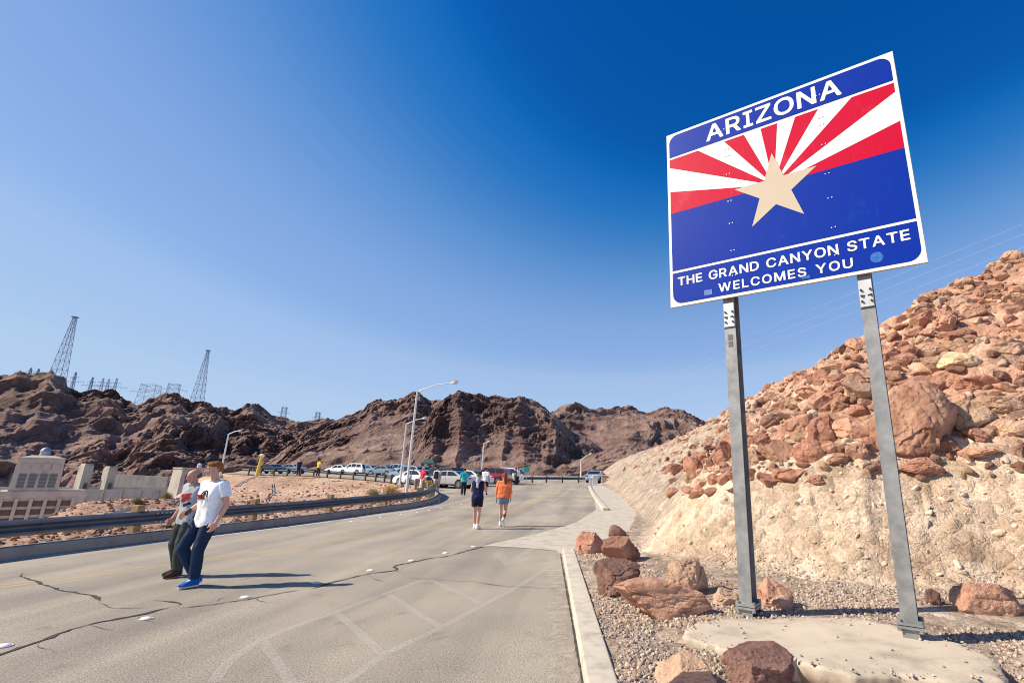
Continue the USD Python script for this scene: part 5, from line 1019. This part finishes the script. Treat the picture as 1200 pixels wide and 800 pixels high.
obj('wrist_strap', man2tri(hull((V3(.281, .085, 1.035), .036), (V3(.288, .125, 1.000), .037))), M['black'], o)
# bald man in grey behind him
q = G(210, 675); o = thing('person', (q[0]-.05, q[1], .012), heading(-.32, -.95), label='balding man in grey T-shirt and dark trousers, holding a phone low, behind the other', cat='person')
Jb = dict(STAND, head=(.0, .055, 1.60), neck=(0, .01, 1.45), yaw=-.30, nod=-.28, elR=(.255, -.05, 1.14), wrR=(.285, .06, .905), elL=(-.245, -.06, 1.13), wrL=(-.25, -.03, .88), curlR=.8, curlL=.5, palmR=(-.8, .3, 0), palmL=(1, .2, 0),
          knR=(.10, .07, .50), anR=(.09, -.06, .085), ftR=(.25, 1, 0), knL=(-.09, .10, .51), anL=(-.08, .06, .085), ftL=(-.1, 1, 0))
Pb = person(o, Jb, dict(hair=('grizzled', (.10, .08, .065), 'bald'), shirt=('grey', (.33, .36, .39), .66, .81, .024), legs=('olive', (.045, .05, .045), 1.95, .022), shoe=('brown', (.06, .035, .025)), sole=(.05, .045, .04)), SK['tan'], 4)
front_patch(Pb, Polygon([(-.13, 1.23), (.07, 1.17), (.09, 1.21), (.0, 1.26), (.09, 1.25), (.09, 1.30), (-.12, 1.33)]), 0, 0, cloth((.50, .03, .05), 'print_red'), Pb['top'])
front_patch(Pb, Polygon([(-.14, 1.14), (.02, 1.10), (.03, 1.14), (-.13, 1.18)]), 0, 0, cloth((.02, .04, .12), 'print_navy'), Pb['top'])
UsdGeom.Xformable(o).AddScaleOp().Set(Gf.Vec3f(.95, .95, .95))
ph = obj('phone', cham(-.036, .036, -.005, .005, -.07, .07, .004), M['black'], None, label='dark phone held low in the hand of the man in grey', cat='phone')
hr = math.radians(heading(-.32, -.95)); lp = V3(.30, .10, .80)*.95; place(ph, (q[0]-.05+lp[0]*math.cos(hr)-lp[1]*math.sin(hr), q[1]+lp[0]*math.sin(hr)+lp[1]*math.cos(hr), .012+lp[2]), rxyz=(35, 10, math.degrees(hr)+60))
# woman in navy, seen from behind, forearms raised
q = G(557, 619.5); o = thing('person', (q[0], q[1], .012), heading(.10, 1), label='woman in navy tank top and dark shorts, from behind, hands raised to her face', cat='person')
Jw = dict(hipR=(.085, 0, .90), hipL=(-.085, 0, .90), chest=(0, 0, 1.22), neck=(0, -.01, 1.40), head=(0, .02, 1.545), shR=(.165, -.01, 1.345), shL=(-.165, -.01, 1.345), elR=(.24, .06, 1.10), wrR=(.10, .21, 1.33), elL=(-.24, .06, 1.10), wrL=(-.10, .21, 1.33), curlR=.8, curlL=.8, palmR=(-1, .3, 0), palmL=(1, .3, 0),
          knR=(.075, .02, .48), anR=(.07, -.03, .085), ftR=(.1, 1, 0), knL=(-.07, .04, .48), anL=(-.06, .10, .085), ftL=(-.15, 1, 0))
Pw = person(o, Jw, dict(hair=('ash', (.16, .14, .13), 'short'), cap=('black', (.025, .025, .03)), scarf=('mottled_grey', (.38, .38, .40)), shirt=('navy', (.012, .018, .055), 0, .87, .016), legs=('dark_navy', (.010, .012, .03), .60, .022), legname='shorts', shoe=('white_trainer', (.75, .74, .72))), SK['fair'], 7, fem=True)
for s_ in (-1, 1): obj('red_trim', man2tri(hull((V3(s_*.185, 0, .88), (.012, .018, .02)), (V3(s_*.165, .01, .66), (.014, .02, .012)))), cloth((.60, .02, .05), 'trim_red'), Pw['low'])
# woman in orange
q = G(588, 616.5); o = thing('person', (q[0], q[1], .012), heading(.06, 1), label='woman in loose orange blouse and denim shorts with long reddish hair, stepping away', cat='person')
Jo = dict(hipR=(.082, 0, .90), hipL=(-.082, 0, .90), chest=(0, 0, 1.21), neck=(0, -.01, 1.39), head=(-.01, .02, 1.535), yaw=.55, shR=(.165, -.01, 1.335), shL=(-.165, -.01, 1.335), elR=(.215, -.03, 1.08), wrR=(.225, .03, .86), elL=(-.215, -.02, 1.08), wrL=(-.24, .05, .85), curlR=.5, curlL=.5,
          knR=(.08, .06, .48), anR=(.09, -.26, .20), ftR=(.05, .55, -.83), knL=(-.07, .03, .48), anL=(-.06, .03, .085), ftL=(-.12, 1, 0))
Po = person(o, Jo, dict(hair=('auburn', (.16, .06, .03), 'long'), shirt=('orange', (.80, .20, .085), 1.35, .875, .022), loose=1, legs=('light_denim', (.16, .24, .34), .50, .018), legname='shorts', shoe=('white_trainer', (.75, .74, .72)), sole=(.10, .10, .11)), SK['fair'], 9, fem=True)
a_, b_ = V3(*Jo['knR']), V3(*Jo['anR']); obj('calf_band', man2tri(hull((a_+(b_-a_)*.50, .056), (a_+(b_-a_)*.68, .052))), cloth((.10, .09, .10), 'calf_band'), o)
# far walkers
def walker(px, py, label, W, skin, h, fx, fy, step=.16, pack=None):
    q = G(px, py); o = thing('person', (q[0], q[1], q[2]+.005), heading(fx, fy), label=label, cat='person')
    J = dict(STAND, elR=(.25, -.06, 1.13), wrR=(.25, .06, .90), elL=(-.25, .03, 1.13), wrL=(-.24, .16, .93), knR=(.09, step*.8, .50), anR=(.08, step, .09), knL=(-.09, .02, .50), anL=(-.08, -step, .11), ftL=(0, 1, -.25))
    P_ = person(o, J, W, skin, int(px), lo=True)
    if pack: obj('backpack', fuse([hull((V3(-.09, -.20, 1.0), .06), (V3(.09, -.20, 1.0), .06), (V3(-.08, -.17, 1.38), .06), (V3(.08, -.17, 1.38), .06))], .03, 4), cloth(pack, 'pack'), o, smooth=True)
    if h != 1.72:
        UsdGeom.Xformable(o).AddScaleOp().Set(Gf.Vec3f(*(h/1.72,)*3))
SHO = ('dark_shoe', (.04, .035, .03))
walker(510.5, 578, 'far walker in khaki shorts with a dark backpack beside the yellow bin', dict(hair=('dark', (.03, .02, .015), 'short'), shirt=('offwhite', (.66, .64, .60), .6, .86, .02), legs=('khaki', (.42, .36, .27), .95, .03), legname='shorts', shoe=SHO), SK['fair'], 1.76, .1, 1, pack=(.02, .02, .03))
walker(542.5, 580.5, 'far walker in turquoise shirt and dark trousers in front of the silver car', dict(hair=('dark', (.03, .02, .015), 'short'), shirt=('turquoise', (.03, .42, .45), .7, .86, .025), legs=('charcoal', (.03, .03, .035), 1.9, .02), shoe=SHO), SK['tan'], 1.68, -.2, 1)
walker(567.5, 580, 'far walker in white shirt and dark shorts just right of the woman in navy', dict(hair=('dark', (.03, .02, .015), 'short'), shirt=('white', (.80, .79, .80), .65, .86, .025), legs=('charcoal', (.03, .03, .035), .9, .03), legname='shorts', shoe=SHO), SK['tan'], 1.74, .1, 1)
walker(603.5, 568, 'tiny dark dressed visitor, left of two by the far guard rail', dict(hair=('dark', (.03, .02, .015), 'short'), shirt=('charcoal', (.03, .03, .035), .6, .86, .02), legs=('charcoal', (.03, .03, .035), 1.9, .02), shoe=SHO), SK['fair'], 1.70, 1, .3, .05)
walker(606.5, 568, 'tiny white shirted visitor, right of two by the far guard rail', dict(hair=('dark', (.03, .02, .015), 'short'), shirt=('white', (.80, .79, .80), .6, .86, .02), legs=('denim', (.012, .028, .062), 1.9, .02), shoe=SHO), SK['fair'], 1.75, -1, .3, .05)
walker(494, 574.5, 'far visitor in red and white standing between the bin and the pillar', dict(hair=('dark', (.03, .02, .015), 'short'), cap=('white', (.8, .79, .78)), shirt=('pinkred', (.65, .04, .09), .6, .86, .02), legs=('white', (.80, .79, .80), 1.8, .02), shoe=SHO), SK['fair'], 1.68, -.3, -1, .06)
walker(372, 557.8, 'far visitor in yellow standing behind the car park rail left of the cars', dict(hair=('dark', (.03, .02, .015), 'short'), shirt=('yellow', (.72, .52, .03), .7, .86, .02), legs=('charcoal', (.03, .03, .035), 1.9, .02), shoe=SHO), SK['fair'], 1.7, .3, 1, .08)
walker(349, 557.4, 'dark dressed visitor at the car park rail near its left end', dict(hair=('dark', (.03, .02, .015), 'short'), shirt=('navy', (.012, .018, .055), .7, .86, .02), legs=('charcoal', (.03, .03, .035), 1.9, .02), shoe=SHO), SK['fair'], 1.72, .3, -1, .08)

# ------------------------------------------------------------------ cars
CARS = {
 'sedan': dict(L=4.7, W=1.80, prof=[(-2.32, .32), (-2.36, .58), (-2.30, .88), (-1.95, .99), (-1.55, 1.02), (-.85, 1.40), (-.2, 1.46), (.35, 1.42), (1.15, 1.0), (1.9, .86), (2.25, .70), (2.36, .52), (2.32, .28)], ws=((.42, 1.395), (1.10, 1.015)), rw=((-1.50, 1.03), (-.92, 1.375)), side=[(-1.30, 1.02), (-.80, 1.35), (-.2, 1.395), (.32, 1.36), (.92, 1.01)], pil=(-.18,)),
 'suv': dict(L=4.7, W=1.88, prof=[(-2.30, .38), (-2.36, .65), (-2.32, 1.02), (-2.05, 1.55), (-1.85, 1.68), (-.6, 1.75), (.25, 1.70), (1.0, 1.14), (1.95, 1.02), (2.28, .85), (2.36, .6), (2.30, .36)], ws=((.32, 1.665), (.96, 1.165)), rw=((-2.28, 1.10), (-2.07, 1.52)), side=[(-2.02, 1.14), (-1.84, 1.58), (-.6, 1.645), (.2, 1.61), (.80, 1.14)], pil=(-1.05, -.1)),
}
def car(kind, paint, q, hd, label):
    c = CARS[kind]; o = thing('parked_car', q, hd, label=label, cat='car', group=None); hw = c['W']/2
    zsc = lambda z: 1-.17*np.clip((z-.85)/.85, 0, 1)**1.15-.05*np.clip((.5-z)/.3, 0, 1)
    pts = c['prof']; poly = Polygon(pts).buffer(-.05).buffer(.05, quad_segs=4); ring_ = np.array(poly.exterior.coords)[:-1]; ring_ = ring_ if poly.exterior.is_ccw else ring_[::-1]; cs = CrossSection([ring_]); b = Manifold.extrude(cs, c['W'], 14)
    xw = (c['L']*.29, -c['L']*.295); r_ = .335 if kind == 'sedan' else .37
    for x in xw: b = b-Manifold.cylinder(c['W']+1, r_+.045, r_+.045, 28).translate((x, .05+r_-.02, -.5))
    t = man2tri(b); v = np.array(t.vertices)                     # (x along, y up, z across)
    v, f = trimesh.remesh.subdivide_to_size(v, t.faces, .28, max_iter=8)
    y = (v[:, 2]-hw); zz = v[:, 1]; fr = 1-.10*np.clip((np.abs(v[:, 0])-1.5)/.86, 0, 1)**2
    y2 = y*zsc(zz)*fr
    bd = trimesh.Trimesh(np.c_[v[:, 0], -y2, zz], f, process=False); bd.fix_normals()
    body = obj('body', bd, paint, o, smooth=28)
    def skin_side(poly_xz, s_, off=.012):
        p = Polygon(poly_xz); vv, ff = trimesh.creation.triangulate_polygon(p, engine='earcut'); vv3, ff = trimesh.remesh.subdivide_to_size(np.c_[vv, 0*vv[:, 0]], ff, .25)
        yy = s_*(hw*zsc(vv3[:, 1])*(1-.10*np.clip((np.abs(vv3[:, 0])-1.5)/.86, 0, 1)**2)+off); m = trimesh.Trimesh(np.c_[vv3[:, 0], yy, vv3[:, 1]], ff, process=False)
        if (m.face_normals[:, 1]*s_).sum() < 0: m.invert()
        return m
    gl = Polygon(c['side'])
    for s_ in (-1, 1):
        for a0, a1 in zip((-9,)+c['pil'], c['pil']+(9,)):
            w_ = gl.intersection(sbox(a0+.04, 0, a1-.04, 3)).buffer(-.01)
            if w_.area > .01: obj('side_window', skin_side(list(w_.exterior.coords)[:-1], s_), M['glass'], o)
        for x in (-.1, .85): obj('door_seam', skin_side([(x-.008, .45), (x+.008, .45), (x+.008, .98), (x-.008, .98)], s_, .006), M['black'], body)
        obj('sill', skin_side([(-1.0, .30), (.98, .30), (.98, .36), (-1.0, .36)], s_, .01), M['black'], body)
        obj('mirror', cham(.62, .86, s_*(hw+.02)-.09, s_*(hw+.02)+.09, 1.0, 1.15, .03) if kind == 'sedan' else cham(.6, .82, s_*(hw+.02)-.1, s_*(hw+.02)+.1, 1.12, 1.3, .03), paint, o)
        hx = 2.16; obj('headlight', cham(hx, hx+.12, s_*hw*.66-.19, s_*hw*.66+.19, .62, .76, .03) if kind == 'sedan' else cham(hx, hx+.14, s_*hw*.68-.18, s_*hw*.68+.18, .74, .92, .03), M['lampglass'], o)
        obj('tail_light', cham(-2.36, -2.24, s_*hw*.70-.17, s_*hw*.70+.17, .76, .90, .03) if kind == 'sedan' else cham(-2.36, -2.2, s_*hw*.76-.1, s_*hw*.76+.1, .95, 1.25, .03), M['tail'], o)
    for nm, ((xa, za), (xb, zb_)) in (('windscreen', c['ws']), ('rear_window', c['rw'])):
        ya, yb = hw*zsc(za)-.10, hw*zsc(zb_)-.10; n_ = V3(zb_-za, 0, -(xb-xa)); n_ /= np.linalg.norm(n_); n_ *= np.sign(n_[2])*.022
        V = [V3(xa, -ya, za)+n_, V3(xa, ya, za)+n_, V3(xb, yb, zb_)+n_, V3(xb, -yb, zb_)+n_]; m = trimesh.Trimesh(V, [(0, 1, 2), (0, 2, 3)], process=False)
        if m.face_normals[0] @ n_ < 0: m.invert()
        obj(nm, m, M['glass'], o)
    obj('grille', cham(2.24, 2.345, -.42, .42, .48, .62, .02) if kind == 'sedan' else cham(2.24, 2.35, -.5, .5, .6, .82, .02), M['black'], o); obj('number_plate', bx(-2.372, -2.35, -.16, .16, .62, .72), M['white'], o)
    for x in xw:
        for s_ in (-1, 1):
            ty = trimesh.creation.cylinder(r_, .21, sections=26); ty.apply_transform(trimesh.transformations.rotation_matrix(math.pi/2, [1, 0, 0])); ty.apply_translation((x, s_*(hw-.125), r_)); w_ = obj('wheel', ty, M['rubber'], o, smooth=40)
            rm = trimesh.creation.cylinder(r_*.62, .02, sections=20); rm.apply_transform(trimesh.transformations.rotation_matrix(math.pi/2, [1, 0, 0])); rm.apply_translation((x, s_*(hw-.012), r_)); obj('rim', rm, M['chrome'], w_, smooth=40)
            for k_ in range(5):
                a = k_*math.pi*2/5; hb = trimesh.creation.cylinder(r_*.13, .004, sections=8); hb.apply_transform(trimesh.transformations.rotation_matrix(math.pi/2, [1, 0, 0])); hb.apply_translation((x+math.cos(a)*r_*.40, s_*(hw+.001), r_+math.sin(a)*r_*.40)); obj('rim_hole', hb, M['black'], w_)
    return o
PA = {k_: carpaint(c, k_) for k_, c in dict(silver=(.50, .47, .43), white=(.80, .80, .80), black=(.012, .013, .018), blue=(.03, .10, .28), palblue=(.28, .40, .52), red=(.42, .012, .02), steel=(.22, .29, .36)).items()}
def gq(px, py): q = G(px, py); return (q[0], q[1], q[2])
def cq_(px, y): x = (px-700)/FPX*y; return (x, y, float(zr(x, y)))
for kind, c_, q, hd, lab in (
    ('sedan', 'silver', gq(527, 571.6), 162, 'silver sedan side on behind the walkers, nearest of the parked cars'),
    ('suv', 'black', cq_(524, 46.5), 155, 'black car with dark glass directly behind the silver sedan'),
    ('sedan', 'white', cq_(499, 47.5), 150, 'white car partly hidden behind the yellow bin'),
    ('sedan', 'blue', cq_(503, 52), 150, 'dark blue car in the second line behind the white one'),
    ('suv', 'steel', cq_(489, 55), 150, 'steel blue car below the green canopy, beside the stone pillar'),
    ('sedan', 'white', cq_(557, 50), 158, 'white sedan behind the heads of the women, left of the red car'),
    ('suv', 'red', cq_(579, 55), 172, 'bright red car between the two women'),
    ('suv', 'white', cq_(594, 58), 165, 'white car parked right of the red one at the far rail'),
    ('sedan', 'white', cq_(411, 80), 160, 'white sedan at the left end of the row above the embankment'),
    ('suv', 'white', cq_(427, 79), 160, 'white off-roader second from left of the row above the embankment'),
    ('sedan', 'palblue', cq_(443, 78.5), 160, 'pale blue car third from left of the row above the embankment'),
    ('sedan', 'steel', cq_(459, 77), 165, 'steel blue sedan fourth of the row, left of the lamp posts'),
    ('suv', 'palblue', cq_(474, 78), 160, 'pale blue car behind the lamp posts at the right end of the row'),
    ('sedan', 'black', cq_(331, 80), 165, 'dark car behind the rail near the yellow post'),
    ('sedan', 'steel', cq_(356, 82), 165, 'grey car behind the rail between the dark car and the white sedan'),
    ('sedan', 'palblue', cq_(701, 66), 75, 'pale blue car at the far end of the road by the white pillars')):
    car(kind, PA[c_], q, hd, lab)
# small domed markers along the cracked lane line
dome_ = trimesh.creation.icosphere(2, 1.0); vv = np.array(dome_.vertices); vv[:, 2] = np.maximum(vv[:, 2], -.15); vv *= np.array([.058, .045, .02])
mk = None
for i, (px, py) in enumerate(((4, 757), (171, 725), (287, 700), (370, 683), (434, 668.5), (482, 657), (522, 648), (555, 640.5), (375, 615.5), (412, 611), (446, 606.5), (470, 603), (489, 600.5), (503, 598), (517, 595.5), (530, 593), (541, 591), (552, 589))):
    q = G(px, py)
    near = i < 8; lab = ('white domed marker at the far left edge beside the long crack', 'white domed marker just above the long crack before the branching', 'white domed marker just right of the shadows of the two men', 'white domed marker beyond the shadow of the man in white', 'white domed marker above the kinked part of the crack', 'white domed marker where the crack straightens, fourth from the pavement', 'white domed marker below the women, second from the concrete apron', 'white domed marker nearest the concrete apron')[i] if near else 'small white dot marker in the far row left of the yellow line'; grp = 'white markers along the crack' if near else 'far white markers'
    if i in (0, 8):
        mk = thing('road_marker', (q[0], q[1], q[2]+.006), 0, label=lab, cat='road marker', group=grp); obj('dome', trimesh.Trimesh(vv*(1 if near else .9), dome_.faces, process=False), M['white'], mk, smooth=True); obj('base', tube([(0, 0, -.004), (0, 0, .002)], [.07, .068], 16), M['concrete'], mk)
    else: dup(mk, (q[0], q[1], q[2]+.006), 0, lab, grp)
